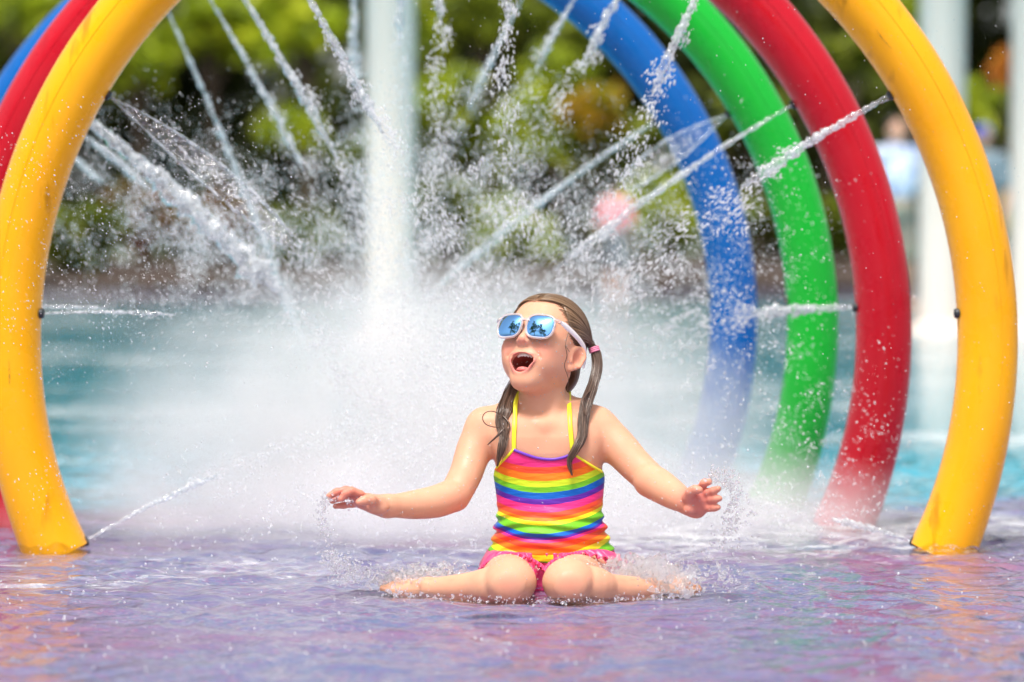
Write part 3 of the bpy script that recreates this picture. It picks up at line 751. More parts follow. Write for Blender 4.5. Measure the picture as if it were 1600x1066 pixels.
for s in (-1, 1):
    for i in range(420):
        if i % 2:                                  # from the parting
            t = random.random(); a = PI * (.16 + .62 * t); st_ = CC + np.array([s * .001, .086 * math.cos(a), .072 * math.sin(a)])
        else:                                      # from the hairline beside the face
            u0 = random.uniform(.0, .097); fl = float(np.interp(u0, [0, .01, .03, .06, .10], [.016, .026, .033, .041, .046])) - random.random() ** 2 * .012
            w_ = max(0., 1 - ((fl - CC[1]) / CR[1]) ** 2 - ((u0 - CC[2]) / CR[2]) ** 2); st_ = np.array([s * CR[0] * math.sqrt(w_), fl, u0])
        tt = np.linspace(0, 1, 16)[:, None]; mid = (st_ + TIE[s]) / 2 + np.array([s * .03, 0, .012])
        pth = (1 - tt) ** 2 * st_ + 2 * tt * (1 - tt) * mid + tt ** 2 * TIE[s]
        off = np.linspace(.0035, .008, 16)[:, None] + random.uniform(-.0010, .0012)
        pl = onscalp(pth, off); pl = pl * (1 - tt ** 6) + (TIE[s] + np.array([random.gauss(0, .003), random.gauss(0, .004), random.gauss(0, .004)])) * tt ** 6
        W = HC + pl @ HR.T; rad = .00115 * np.concatenate([np.linspace(.35, 1, 5), np.ones(11)])
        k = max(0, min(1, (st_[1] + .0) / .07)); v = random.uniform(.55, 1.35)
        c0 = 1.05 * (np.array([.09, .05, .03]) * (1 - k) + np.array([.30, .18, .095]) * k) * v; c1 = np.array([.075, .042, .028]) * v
        nrm = W - (HC + HR @ CC)
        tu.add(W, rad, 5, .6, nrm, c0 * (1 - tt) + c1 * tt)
for s in (-1, 1):                                 # fine short hairs softening the hairline
    for i in range(120):
        u0 = random.uniform(.0, .098); fl = float(np.interp(u0, [0, .01, .03, .06, .10], [.016, .026, .033, .041, .046])) + random.uniform(-.002, .009)
        w_ = max(0., 1 - ((fl - CC[1]) / CR[1]) ** 2 - ((u0 - CC[2]) / CR[2]) ** 2); st_ = np.array([s * CR[0] * math.sqrt(w_), fl, u0])
        tt = np.linspace(0, 1, 8)[:, None]; en = st_ * .72 + TIE[s] * .28 + np.array([s * .012, 0, .008]); pl = onscalp(st_ * (1 - tt) + en * tt, .0006 + .003 * tt)
        W = HC + pl @ HR.T; tu.add(W, .0006 * np.concatenate([[.3, .7], np.ones(6)]), 4, .7, W - (HC + HR @ CC), np.array([.30, .18, .10]) * random.uniform(.7, 1.3))
tu.build('combed_strands', M_HAIR, hair)
def pigtail(pts, rads, n=120, tail=.35, seed=3):
    r_ = random.Random(seed); t = Tubes(); base = catmull([p for p in pts], 60)
    rd = np.interp(np.linspace(0, 1, 60), np.linspace(0, 1, len(rads)), rads)
    T = np.gradient(base, axis=0); T /= np.linalg.norm(T, axis=1)[:, None]; A = np.cross(T, (0, 1, 0)); A /= np.linalg.norm(A, axis=1)[:, None]; Bn = np.cross(A, T)
    t.add(base, rd * .82, 10, .7, (0, -1, 0), np.array([.06, .033, .024]))
    for i in range(n):
        ph = r_.uniform(0, 2 * PI); tw = r_.uniform(1.0, 2.6); rr = r_.uniform(.72, 1.0) * rd; a = ph + tw * np.linspace(0, 1, 60)
        end = int(60 * r_.uniform(1 - tail, 1)); w = base + (A * np.cos(a)[:, None] + .7 * Bn * np.sin(a)[:, None]) * rr[:, None]
        w += np.cumsum(RNG.standard_normal((60, 3)) * .0002, axis=0); v = r_.uniform(.6, 1.6)
        rad = np.interp(np.linspace(0, 1, 60), [0, .7, 1], [.0010, .0009, .0005]); w = w[:end]; rad = rad[:end].copy(); rad[-4:] *= np.linspace(.9, .3, 4)
        t.add(w, rad, 5, .7, (0, -1, 0), np.array([.100, .058, .040]) * v)
    return t
def PP(l): return [P(*q) for q in l]
tR = H(*TIE[1]); 
pg = pigtail([tR] + PP([(931, 552, 6.345), (933, 574, 6.335), (927, 601, 6.315), (916, 630, 6.285), (911, 655, 6.268), (909, 682, 6.252), (898, 704, 6.240), (889, 722, 6.238), (894, 743, 6.238)]),
             [.0065, .0085, .0088, .0090, .0105, .0095, .0080, .0065, .0045, .0018])
pg.add(catmull(PP([(921, 610, 6.29), (910, 628, 6.26), (916, 650, 6.25)]), 20), .0018, 5, col=np.array([.10, .055, .036]))
pg.build('pigtail', M_HAIR, hair)
tL = H(*TIE[-1])
pg = pigtail([tL] + PP([(812, 575, 6.42), (806, 598, 6.37), (797, 618, 6.33), (789, 640, 6.29), (784, 660, 6.275), (787, 682, 6.262), (783, 705, 6.25), (777, 729, 6.255)]),
             [.008, .010, .011, .0125, .0135, .0105, .008, .006, .0015], seed=5)
cur = [(785, 668, 6.27), (770, 667, 6.262), (758, 662, 6.262), (754, 652, 6.262), (760, 644, 6.262), (771, 643, 6.262), (782, 648, 6.265)]
pg.add(catmull(PP(cur), 40), .0011, 6, col=np.array([.09, .05, .034]))
pg.add(catmull(PP([(788, 670, 6.265), (780, 678, 6.26), (772, 686, 6.26), (762, 695, 6.27)]), 20), np.linspace(.0036, .001, 20), 6, col=np.array([.085, .048, .033]))
pg.add(catmull(PP([(786, 650, 6.272), (796, 664, 6.262), (790, 684, 6.258)]), 20), .0018, 5, col=np.array([.10, .055, .036]))
pg.build('pigtail', M_HAIR, hair)
# loose wet strands by the ear and on the neck
for pts in ([(883, 540, 6.235), (886, 556, 6.232), (882, 572, 6.240), (888, 592, 6.262), (886, 612, 6.28)], [(888, 520, 6.25), (884, 538, 6.238), (890, 550, 6.232)],
            [(806, 612, 6.30), (803, 622, 6.29), (799, 628, 6.285)]):
    tu = Tubes(); tu.add(catmull(PP(pts), 24), np.linspace(.0010, .0005, 24), 5, col=np.array([.13, .07, .04]))
    tu.build('loose_strand', M_HAIR, hair)
M_TIE = flat('hair_tie', (.80, .25, .40), .5)
for s in (-1, 1):
    tu = Tubes(); c = H(*(TIE[s] + np.array([s * .005, -.002, -.003]))); d_ = (P(932, 558, 6.345) if s > 0 else P(812, 575, 6.42)) - c; d_ /= np.linalg.norm(d_)
    a_ = np.cross(d_, (0, 1, 0.2)); a_ /= np.linalg.norm(a_); b_ = np.cross(d_, a_)
    for k in range(3):
        th = np.linspace(0, 2 * PI, 25)[:, None]; cc = c + d_ * (k * .0034)
        tu.add(cc + (a_ * np.cos(th) + b_ * np.sin(th)) * .0092, .0019, 6, 1, d_, np.array([1, 1, 1]))
    tu.build('hair_tie', M_TIE, hair)

# ------------------------------------------------------------------ sunglasses
nt = NT('clear_plastic'); p_ = princ(nt, (.93, .80, .78), .12, Transmission_Weight=.7, IOR=1.35, Coat_Weight=.4); M_CLEAR = nt.m
nt = NT('mirror_lens'); p_ = princ(nt, (.22, .50, .92), .03, Metallic=1.0); M_MIR = nt.m
gl = empty('sunglasses', tuple(H(0, .08, .004)))
tag(gl, 'clear pink-white sunglasses with blue mirrored lenses on the girl\'s face', 'sunglasses')
LW, LH, LX, LU = .0262, .0225, .0325, .003
def lensring(s, scale=1., n=48, grow=0):
    out = []
    for i in range(n):
        t = i / n * 2 * PI; c, q = math.cos(t), math.sin(t); e = .62
        x = math.copysign(abs(c) ** e, c) * (LW + grow); y = math.copysign(abs(q) ** e, q) * (LH + grow)
        x *= 1 - .10 * (-y / LH) if y < 0 else 1
        out.append((x * scale, y * scale))
    return out
def lensF(s, x, y):
    X = s * LX + s * x
    return H(X, .0895 - 2.6 * X * X - 2.2 * y * y + .0, LU + y)
for s in (-1, 1):
    V = [H(s * LX, .0895 - 2.6 * LX * LX + .0045, LU)]; m_ = 10
    for j in range(1, m_ + 1):
        for x, y in lensring(s, j / m_, 48): 
            p = H(s * LX + s * x, .0895 - 2.6 * (s * LX + s * x) ** 2 - 2.2 * y * y + .0045 * (1 - (j / m_) ** 2), LU + y); V.append(p)
    F = [(0, 1 + i, 1 + (i + 1) % 48) for i in range(48)]
    for j in range(m_ - 1):
        for i in range(48):
            a, b = 1 + j * 48 + i, 1 + j * 48 + (i + 1) % 48; F.append((a, a + 48, b + 48, b))
    o = mk('lens', V, F, M_MIR); under(o, gl); md = o.modifiers.new('s', 'SOLIDIFY'); md.thickness = .0012; md.offset = 0
t = Tubes()
for s in (-1, 1):
    rg = lensring(s, 1., 64, .0012); rg = rg + rg[:2]
    t.add(np.array([lensF(s, x, y) for x, y in rg]), .0025, 8, .9, Fw)
t.add(catmull([H(-.009, .0885, .012), H(-.004, .0905, .0145), H(.004, .0905, .0145), H(.009, .0885, .012)], 12), .0032, 8)
for s in (-1, 1):
    t.add(catmull([H(s * .057, .0815, .018), H(s * .062, .078, .018), H(s * .0665, .072, .0175)], 10), .0040, 8)
under(t.build('frame', M_CLEAR), gl)
nt = NT('white_temple'); princ(nt, (.90, .84, .86), .2, Transmission_Weight=.15, Coat_Weight=.4); M_TEMP = nt.m
for s in (-1, 1):
    t = Tubes(); pth = catmull([H(s * .0665, .074, .0175), H(s * .0715, .05, .0165), H(s * .0765, .02, .013), H(s * .0785, -.004, .009), H(s * .079, -.020, .003), H(s * .077, -.034, -.014), H(s * .074, -.038, -.028)], 40)
    rd = np.interp(np.linspace(0, 1, 40), [0, .06, .12, .6, .75, 1], [.0035, .0045, .0062, .0060, .0042, .003])
    t.add(pth, rd, 8, .32, HR @ np.array([s, .1, 0])); o = t.build('temple', M_TEMP); under(o, gl)

nt = NT('bead_water'); princ(nt, (.95, .88, .84), .05, Specular_IOR_Level=1.0, Alpha=.5); M_BEAD = nt.m
# ------------------------------------------------------------------ beads of water on the skin
nn = np.empty(len(BV) * 3, np.float32); girl.data.vertices.foreach_get('normal', nn); nn = nn.reshape(-1, 3)
ok = np.where((nn[:, 1] < .1) & (BV[:, 2] > .05))[0]; pick = RNG.choice(ok, 1100, replace=False)
nt = NT('clear_water'); p_ = princ(nt, (1, 1, 1), .0, Transmission_Weight=1.0, IOR=1.25); M_WATER = nt.m
a_ = nt.n('ShaderNodeBsdfTranslucent'); a_.inputs[0].default_value = (.95, .97, 1, 1); b_ = nt.n('ShaderNodeBsdfDiffuse'); b_.inputs[0].default_value = (.95, .97, 1, 1); t_ = nt.n('ShaderNodeBsdfTransparent')
ms = [nt.n('ShaderNodeMixShader') for _ in range(3)]
ms[0].inputs[0].default_value = .5; nt.l(a_.outputs[0], ms[0].inputs[1]); nt.l(b_.outputs[0], ms[0].inputs[2])
ms[1].inputs[0].default_value = .5; nt.l(ms[0].outputs[0], ms[1].inputs[1]); nt.l(t_.outputs[0], ms[1].inputs[2])
ms[2].inputs[0].default_value = .42; nt.l(p_.outputs[0], ms[2].inputs[1]); nt.l(ms[1].outputs[0], ms[2].inputs[2]); nt.l(ms[2].outputs[0], nt.out.inputs[0])
pos = BV[pick] + nn[pick] * .0002; rd = .0005 + .0013 * RNG.random(len(pick)) ** 2.5
V, F = drops(pos, rd, nn[pick], .55, 1, .05)
mk('water_beads', V, F, M_BEAD, girl)['kind'] = 'stuff'
# ================================================================== spray
nt = NT('white_water')
d = nt.n('ShaderNodeBsdfPrincipled'); d.inputs['Base Color'].default_value = (.93, .95, .97, 1); d.inputs['Roughness'].default_value = .12; d.inputs['Specular IOR Level'].default_value = .8
t = nt.n('ShaderNodeBsdfTranslucent'); t.inputs[0].default_value = (.95, .97, 1, 1); tp_ = nt.n('ShaderNodeBsdfTransparent')
m = nt.n('ShaderNodeMixShader'); m.inputs[0].default_value = .45; nt.l(d.outputs[0], m.inputs[1]); nt.l(t.outputs[0], m.inputs[2])
m3 = nt.n('ShaderNodeMixShader'); m3.inputs[0].default_value = .52; nt.l(m.outputs[0], m3.inputs[1]); nt.l(tp_.outputs[0], m3.inputs[2]); nt.l(m3.outputs[0], nt.out.inputs[0]); M_SPRAY = nt.m
nt = NT('jet_water')
lw = nt.n('ShaderNodeLayerWeight'); lw.inputs[0].default_value = .35
gs = nt.n('ShaderNodeBsdfGlossy'); gs.inputs[0].default_value = (1, 1, 1, 1); gs.inputs['Roughness'].default_value = .08; tr = nt.n('ShaderNodeBsdfTransparent'); tr.inputs[0].default_value = (.92, .95, .97, 1)
df = nt.n('ShaderNodeBsdfDiffuse'); df.inputs[0].default_value = (.9, .93, .96, 1); tl = nt.n('ShaderNodeBsdfTranslucent'); tl.inputs[0].default_value = (.9, .93, .96, 1)
bb = nt.bump(nt.noise(90, 4, nt.objco()), .6, .01); nt.l(bb, gs.inputs['Normal'])
ma = nt.n('ShaderNodeMixShader'); ma.inputs[0].default_value = .5; nt.l(df.outputs[0], ma.inputs[1]); nt.l(tl.outputs[0], ma.inputs[2])
mb = nt.n('ShaderNodeMixShader'); nt.l(lw.outputs['Facing'], mb.inputs[0]); nt.l(tr.outputs[0], mb.inputs[1]); nt.l(gs.outputs[0], mb.inputs[2])
mc = nt.n('ShaderNodeMixShader'); nt.l(nt.ramp(nt.noise(45, 4, nt.objco(), .6, .8), [(.38, (.05, .05, .05)), (.66, (.62, .62, .62))]), mc.inputs[0]); nt.l(mb.outputs[0], mc.inputs[1]); nt.l(ma.outputs[0], mc.inputs[2])
nt.l(mc.outputs[0], nt.out.inputs[0]); M_JET = nt.m
GRAV = np.array([0, 0, -9.81])
def jet(hoop, ang, label, speed=5.2, n=700, coh=.16, spread=.05, life=.34, core=.0042, aim=(0, 0, .50), size=(.0011, .0024), fan=0, yaw=0.):
    Xc, Y = HG[hoop]; a = math.radians(ang); ri = RC - RT - .006
    p0 = np.array([Xc + ri * math.cos(a), Y, ZC + ZS * ri * math.sin(a)]); tgt = np.array([Xc + aim[0], Y + aim[1] + yaw, aim[2]])
    v = tgt - p0; v = v / np.linalg.norm(v) * speed
    o = empty('water_jet', tuple(p0)); tag(o, label, 'water jet', 'water jets from the hoops')
    # the unbroken stream
    tt = np.linspace(0, coh, 60)[:, None]; pa = p0 + v * tt + .5 * GRAV * tt * tt
    rad = core * (.75 + 1.3 * tt[:, 0] / coh) * (1 + .18 * RNG.standard_normal(60)) * np.concatenate([np.ones(50), np.linspace(1, .25, 10)])
    pa = pa + RNG.standard_normal((60, 3)) * core * .35 * (tt / coh)
    tb = Tubes()
    if fan:
        # a flat sheet with thick rims
        side = np.cross(v, (0, 1, 0)); side /= np.linalg.norm(side); w_ = fan * np.sin(np.clip(tt / coh, 0, 1) * PI * .80) ; 
        for sg in (-1, 1): tb.add(pa + side * w_ * sg, rad * .5, 6, 1, (0, 1, 0), wob=.15)
        L_, R_ = pa + side * w_, pa - side * w_; V = []; m_ = 9
        for i in range(60):
            for j in range(m_): q = j / (m_ - 1); V.append(L_[i] * (1 - q) + R_[i] * q + np.array([0, 1, 0]) * (.002 * math.sin(i * .5 + j * 1.4)))
        F = [(i * m_ + j, i * m_ + j + 1, (i + 1) * m_ + j + 1, (i + 1) * m_ + j) for i in range(59) for j in range(m_ - 1)]
        under(mk('sheet', V, F, M_SHEET), o)
    else: tb.add(pa, rad, 8, 1, (0, 1, 0), wob=.16)
    under(tb.build('stream', M_JET), o)
    # the part that has broken into drops
    n = int(n * 1.25); core *= .66; spread *= 1.2; t0 = coh * .35; t_ = t0 + (life - t0) * RNG.random(n) ** .85
    dv = RNG.standard_normal((n, 3)) * spread * speed; gcl = RNG.standard_normal((60, 3)) * spread * speed * .8; dv = dv * .6 + gcl[(t_ / life * 59).astype(int) % 60]
    s = np.clip(t_ - coh * .35, 0, None)[:, None]; pos = p0 + v * t_[:, None] + .5 * GRAV * t_[:, None] ** 2 + dv * s + RNG.standard_normal((n, 3)) * core * .8
    vel = v + GRAV * t_[:, None] + dv
    r = .72 * size[0] + (.72 * size[1] - .72 * size[0]) * RNG.random(n) ** 2.2; ok = pos[:, 2] > .02
    V, F = drops(pos[ok], r[ok], vel[ok], RNG.uniform(1.2, 3.4, ok.sum()), 0, .2)
    ob = mk('breaking_drops', V, F, M_SPRAY); under(ob, o); ob['kind'] = 'stuff'
    return o
nt = NT('water_sheet'); lw = nt.n('ShaderNodeLayerWeight'); lw.inputs[0].default_value = .25
gs = nt.n('ShaderNodeBsdfGlossy'); gs.inputs['Roughness'].default_value = .1; tr = nt.n('ShaderNodeBsdfTransparent'); nt.l(nt.bump(nt.noise(60, 4, nt.objco(), .5, 1), 1, .02), gs.inputs['Normal'])
mm = nt.n('ShaderNodeMixShader'); nt.l(nt.ramp(nt.noise(40, 4, nt.objco(), .6, 1.5), [(.4, (.06, .06, .06)), (.75, (.6, .6, .6))]), mm.inputs[0]); nt.l(tr.outputs[0], mm.inputs[1]); nt.l(gs.outputs[0], mm.inputs[2]); nt.l(mm.outputs[0], nt.out.inputs[0]); M_SHEET = nt.m
jet('yellow', 31.5, 'white jet leaving the upper right nozzle of the yellow hoop and crossing the red one', 5.0, 1500, .07, .075, .26, .0065, (0, .1, .52), (.0014, .0036))
jet('red', 31.5, 'thin straight jet from the upper right nozzle of the red hoop across the green one', 5.2, 900, .12, .045, .30, .0050, (0, 0, .50), (.0012, .003))
jet('green', 31.5, 'clear fan of water from the green hoop in front of the blue one', 5.0, 900, .06, .08, .30, .0045, (0, 0, .46), (.0012, .003), fan=.030)
jet('blue', 31.5, 'pale jet from the right nozzle of the blue hoop against the lime leaves', 5.4, 900, .13, .05, .32, .0060, (0, 0, .45), (.0012, .003))
jet('red', 3.5, 'level jet from the middle right nozzle of the red hoop over the green one', 4.6, 1300, .05, .09, .17, .0070, (0, 0, .50), (.0014, .0038))
jet('yellow', 148.5, 'clear fan of water at the left nozzle of the yellow hoop', 4.6, 900, .10, .075, .28, .0040, (0, .1, .40), (.0012, .003), fan=.028)
jet('red', 148.5, 'thick white jet emerging from behind the left arm of the yellow hoop', 5.0, 2400, .12, .042, .27, .0150, (0, 0, .36), (.0014, .0036))
jet('green', 148.5, 'fainter jet just below the thick white one at the left', 4.8, 900, .06, .09, .30, .0050, (0, 0, .36), (.0012, .003))
jet('blue', 148.5, 'lowest of the left jets, broken into drops beside the yellow hoop', 4.8, 800, .05, .11, .30, .0042, (0, 0, .33), (.0012, .003))
jet('blue', 120, 'long thin unbroken jet slanting down from the top left', 5.6, 700, .17, .035, .25, .0058, (.0, 0, .28), (.0011, .0028))
jet('green', 120, 'streaky jet next right of the long thin one at the top', 5.0, 1100, .10, .05, .24, .0050, (.02, 0, .50), (.0012, .003))
jet('red', 120, 'third jet from the left at the top edge, breaking into strands', 5.0, 1300, .10, .05, .22, .0055, (.05, 0, .50), (.0012, .0032))
jet('yellow', 120, 'fourth jet at the top edge, turning to drops left of the white post', 5.0, 1300, .09, .055, .22, .0055, (.02, 0, .50), (.0014, .0034))
jet('blue', 88.5, 'ragged white jet falling straight down close left of the white post', 3.8, 1300, .09, .06, .24, .0060, (.06, 0, .50), (.0014, .0036))
jet('green', 88.5, 'jet falling behind the top of the white post', 4.0, 700, .07, .06, .25, .0045, (0, 0, .50), (.0012, .003))
jet('red', 88.5, 'jet falling close right of the white post at the top edge', 3.8, 1100, .07, .05, .22, .0050, (.02, 0, .50), (.0014, .0034))
jet('yellow', 88.5, 'jet falling at the top edge midway to the blue hoop', 3.8, 1200, .08, .06, .25, .0050, (.0, 0, .50), (.0014, .0036))
jet('blue', 60, 'spray slanting down left from the top of the blue hoop', 4.6, 1200, .07, .07, .28, .0045, (0, 0, .40), (.0012, .003))
jet('green', 60, 'spray falling from the top of the green hoop over the blue one', 4.0, 1000, .06, .08, .27, .0045, (-.05, 0, .45), (.0014, .0034))
jet('red', 60, 'spray falling from the top of the red hoop over the blue one', 3.8, 1200, .07, .08, .28, .0050, (0, 0, .50), (.0014, .0036))
jet('yellow', 60, 'ragged spray from the top right of the yellow hoop crossing the green and blue hoops', 3.8, 1300, .09, .07, .27, .0055, (.05, 0, .50), (.0014, .0036))
jet('yellow', 176.5, 'level jet from the middle left nozzle of the yellow hoop', 4.6, 300, .06, .03, .16, .0022, (0, 0, .56), (.0008, .0016))
jet('red', 176.5, 'faint level jet a little above the middle left nozzle', 4.6, 260, .05, .05, .18, .0024, (0, 0, .55), (.0010, .0022))
jet('yellow', 205, 'low white jet rising from the foot of the left arm of the yellow hoop', 4.6, 500, .07, .03, .15, .0036, (-.2, .1, .42), (.0010, .0020))
jet('yellow', -25, 'low jet from the nozzle at the foot of the right arm of the yellow hoop', 4.4, 700, .04, .10, .14, .0040, (0, .0, .30), (.0010, .0022))
jet('red', -25, 'low jet from the foot of the right arm of the red hoop', 4.4, 700, .04, .10, .14, .0040, (0, .0, .30), (.0010, .0022))

def cloud(name, label, n, sample, size, stretch=(1, 2.4), veldir=(0, 0, -1), vspread=.5, mat=None, sub=0, lump=.15, power=2.5):
    pos = sample(n); pos = pos[pos[:, 2] > .012]; k = len(pos)
    vel = np.tile(np.array(veldir, float), (k, 1)) + RNG.standard_normal((k, 3)) * vspread
    r = size[0] + (size[1] - size[0]) * RNG.random(k) ** power
    V, F = drops(pos, r, vel, RNG.uniform(*stretch, k), sub, lump)
    o = mk(name, V, F, mat or M_SPRAY); tag(o, label, 'spray', None, 'stuff'); return o
def box(px0, px1, py0, py1, y0, y1, keep=None):
    def f(n):
        out = []
        while len(out) < n:
            m_ = n * 2; px = RNG.uniform(px0, px1, m_); py = RNG.uniform(py0, py1, m_); Y = RNG.uniform(y0, y1, m_)
            if keep is not None:
                ok = RNG.random(m_) < keep(px, py); px, py, Y = px[ok], py[ok], Y[ok]
            a = (px - 800) / FPX; b = (533 - py) / FPX; ct, st_ = math.cos(TH), math.sin(TH); dy = ct + b * st_; dz = -st_ + b * ct
            q = np.stack([a / dy * Y, Y, CAMH + dz / dy * Y], 1); out += list(q)
        return np.array(out[:n])
    return f
def bell(cx_, cy_, sx, sy):
    return lambda x, y: np.exp(-((x - cx_) / sx) ** 2 - ((y - cy_) / sy) ** 2)
def clumpy(f, sc=55, seed=1, lo=.15):
    r_ = np.random.default_rng(seed); K = r_.uniform(-1, 1, (14, 2)) * 2 * PI / sc; ph = r_.uniform(0, 6.3, 14)
    def g_(x, y):
        s_ = sum(np.sin(k[0] * x + k[1] * y + p) for k, p in zip(K, ph)) / 3.7
        return f(x, y) * np.clip(.5 + .5 * s_, lo, 1)
    return g_
k1 = lambda x, y: np.maximum(np.maximum(bell(400, 380, 190, 130)(x, y), .9 * bell(700, 380, 190, 170)(x, y)), np.maximum(.75 * bell(960, 400, 150, 120)(x, y), .5 * bell(200, 330, 130, 120)(x, y)))
cloud('spray_droplets', 'dense falling droplets hanging over the middle of the tunnel', 30000, box(60, 1230, 100, 475, 7.1, 9.3, clumpy(k1, 70, 3)), (.0006, .0021), (1.2, 3.6), (.15, 0, -1), .45)
cloud('spray_droplets', 'crisp fine droplets in front of the left arm of the yellow hoop', 2600, box(0, 620, 150, 860, 6.0, 7.0, clumpy(lambda x, y: np.maximum(bell(200, 400, 260, 200)(x, y), .35 * bell(120, 720, 160, 160)(x, y)), 120, 5, .3)), (.0006, .0015), (1, 1.9), (.6, 0, -1), .4)
cloud('spray_droplets', 'sparse sharp droplets hanging right of the girl before the hoops', 1100, box(600, 1600, 0, 900, 5.8, 7.0, lambda x, y: np.full_like(x, .5)), (.0005, .0014), (1, 1.5), (.2, 0, -1), .6)
cloud('spray_droplets', 'droplets bouncing in front of the blue and green hoops', 5200, box(1020, 1440, 240, 830, 6.9, 8.2, clumpy(lambda x, y: np.maximum(bell(1150, 500, 110, 260)(x, y), bell(1270, 700, 120, 130)(x, y)), 60, 9)), (.0007, .0024), (1, 2.0), (.5, 0, -1), .6)
cloud('spray_droplets', 'low white splash along the ground behind the girl', 6500, box(240, 1420, 680, 860, 6.7, 7.6, clumpy(lambda x, y: bell(780, 800, 480, 75)(x, y), 45, 12)), (.0006, .0022), (1, 2.2), (0, 0, 1), .8)
# water thrown up by the hands and legs: clear beads and threads
def trail(pts, n, sig, y):
    p = catmull([P(a, b, y) for a, b in pts], 200); i = RNG.integers(0, 200, n); return p[i] + RNG.standard_normal((n, 3)) * sig
def splash(name, label, pos, size, sub=1, stretch=(1, 2.2), lump=.18, mats=None):
    r = size[0] + (size[1] - size[0]) * RNG.random(len(pos)) ** 2.2; vel = RNG.standard_normal((len(pos), 3)) + np.array([0, 0, .6])
    V, F = drops(pos, r, vel, RNG.uniform(*stretch, len(pos)), sub, lump); o = mk(name, V, F, mats or M_WATER); tag(o, label, 'splash', None, 'stuff'); return o
h1 = np.vstack([trail([(560, 790), (520, 778), (505, 785), (502, 815), (512, 850), (528, 885), (545, 905)], 260, (.006, .02, .006), 6.12), trail([(515, 870), (545, 890), (600, 905)], 500, (.018, .04, .012), 6.2)])
splash('splash_drops', 'string of clear drops falling from the hand on the left', h1[h1[:, 2] > .01], (.0007, .0026))
h2 = np.vstack([trail([(1110, 745), (1125, 742), (1140, 752), (1148, 775), (1145, 810), (1128, 850)], 240, (.009, .02, .008), 6.1), trail([(1150, 790), (1130, 860), (1120, 905), (1150, 900)], 260, (.026, .03, .016), 6.1)])
splash('splash_drops', 'bright water beads flung off the hand on the right', h2[h2[:, 2] > .01], (.0007, .0032))
# clear sheets of churned water over the lower legs
def churn(name, label, prims, lo, hi, h, amp, sc, seed, mat):
    f = Field(lo, hi, h)
    for p in prims: f.put(*p, .012)
    g = [(f.lo[k] + f.h * np.arange(f.n[k])) for k in range(3)]; x, y, z = g[0][:, None, None], g[1][None, :, None], g[2][None, None, :]
    r_ = np.random.default_rng(seed); n_ = 0
    for i in range(20):
        k = r_.standard_normal(3); k *= (2 * PI / (sc * r_.uniform(.5, 1.8))) / np.linalg.norm(k); n_ = n_ + np.sin(k[0] * x + k[1] * y + k[2] * z + r_.uniform(0, 6.3) + 1.1 * np.sin(k[1] * x * .6 + k[2] * y * .7))
    f.a = (f.a - amp * n_ / 3.2).astype(np.float32)
    V, Q = surface(f, 1); V[:, 2] = np.maximum(V[:, 2], .004)
    o = mk(name, V, Q, mat); tag(o, label, 'splash', None, 'stuff'); return o
def lumps(pts, r):
    return [ell(P(*p), (r[0], r[1], r[2])) for p in pts]
cl = P(1010, 905, 6.12)
churn('churned_water', 'clear churned water heaped over the foot on the right', lumps([(985, 900, 6.16), (1010, 896, 6.16), (1035, 902, 6.16), (1055, 912, 6.16)], (.030, .035, .018)), cl + (-.10, -.10, -.04), cl + (.14, .16, .09), .0018, .012, .026, 3, M_WATER)
cl2 = P(655, 905, 6.15)
churn('churned_water', 'low clear churned water over the foot on the left', lumps([(690, 902, 6.2), (665, 904, 6.2), (640, 910, 6.2), (620, 916, 6.2)], (.026, .03, .010)), cl2 + (-.12, -.10, -.04), cl2 + (.10, .16, .07), .002, .010, .020, 8, M_WATER)
sp_ = np.vstack([RNG.standard_normal((800, 3)) * (.055, .035, .018) + P(1015, 898, 6.15), RNG.standard_normal((600, 3)) * (.05, .03, .012) + P(940, 893, 6.14), RNG.standard_normal((900, 3)) * (.06, .04, .012) + P(655, 900, 6.18)])
splash('splash_drops', 'glittering beads of water bursting around the lower legs', sp_[sp_[:, 2] > .012], (.0006, .0023), lump=.08)
ed = []
for i in range(380):
    a = random.uniform(PI, 2 * PI); ed.append((.06 + .285 * math.cos(a) + random.gauss(0, .012), 6.12 + .17 * math.sin(a) + random.gauss(0, .012), .014 + abs(random.gauss(0, .006))))
splash('splash_drops', 'little beads jumping along the waterline at the knees', np.array(ed), (.0007, .0022))
fl = RNG.uniform((-1.3, 5.0, 0), (1.3, 7.4, 0), (1500, 3)); fl[:, 2] = .014 + np.abs(RNG.standard_normal(1500)) * .006
splash('splash_drops', 'small drops and bubbles dotted over the rippled water', fl, (.0006, .0026), 0, (1, 1.2), .1, M_SPRAY)
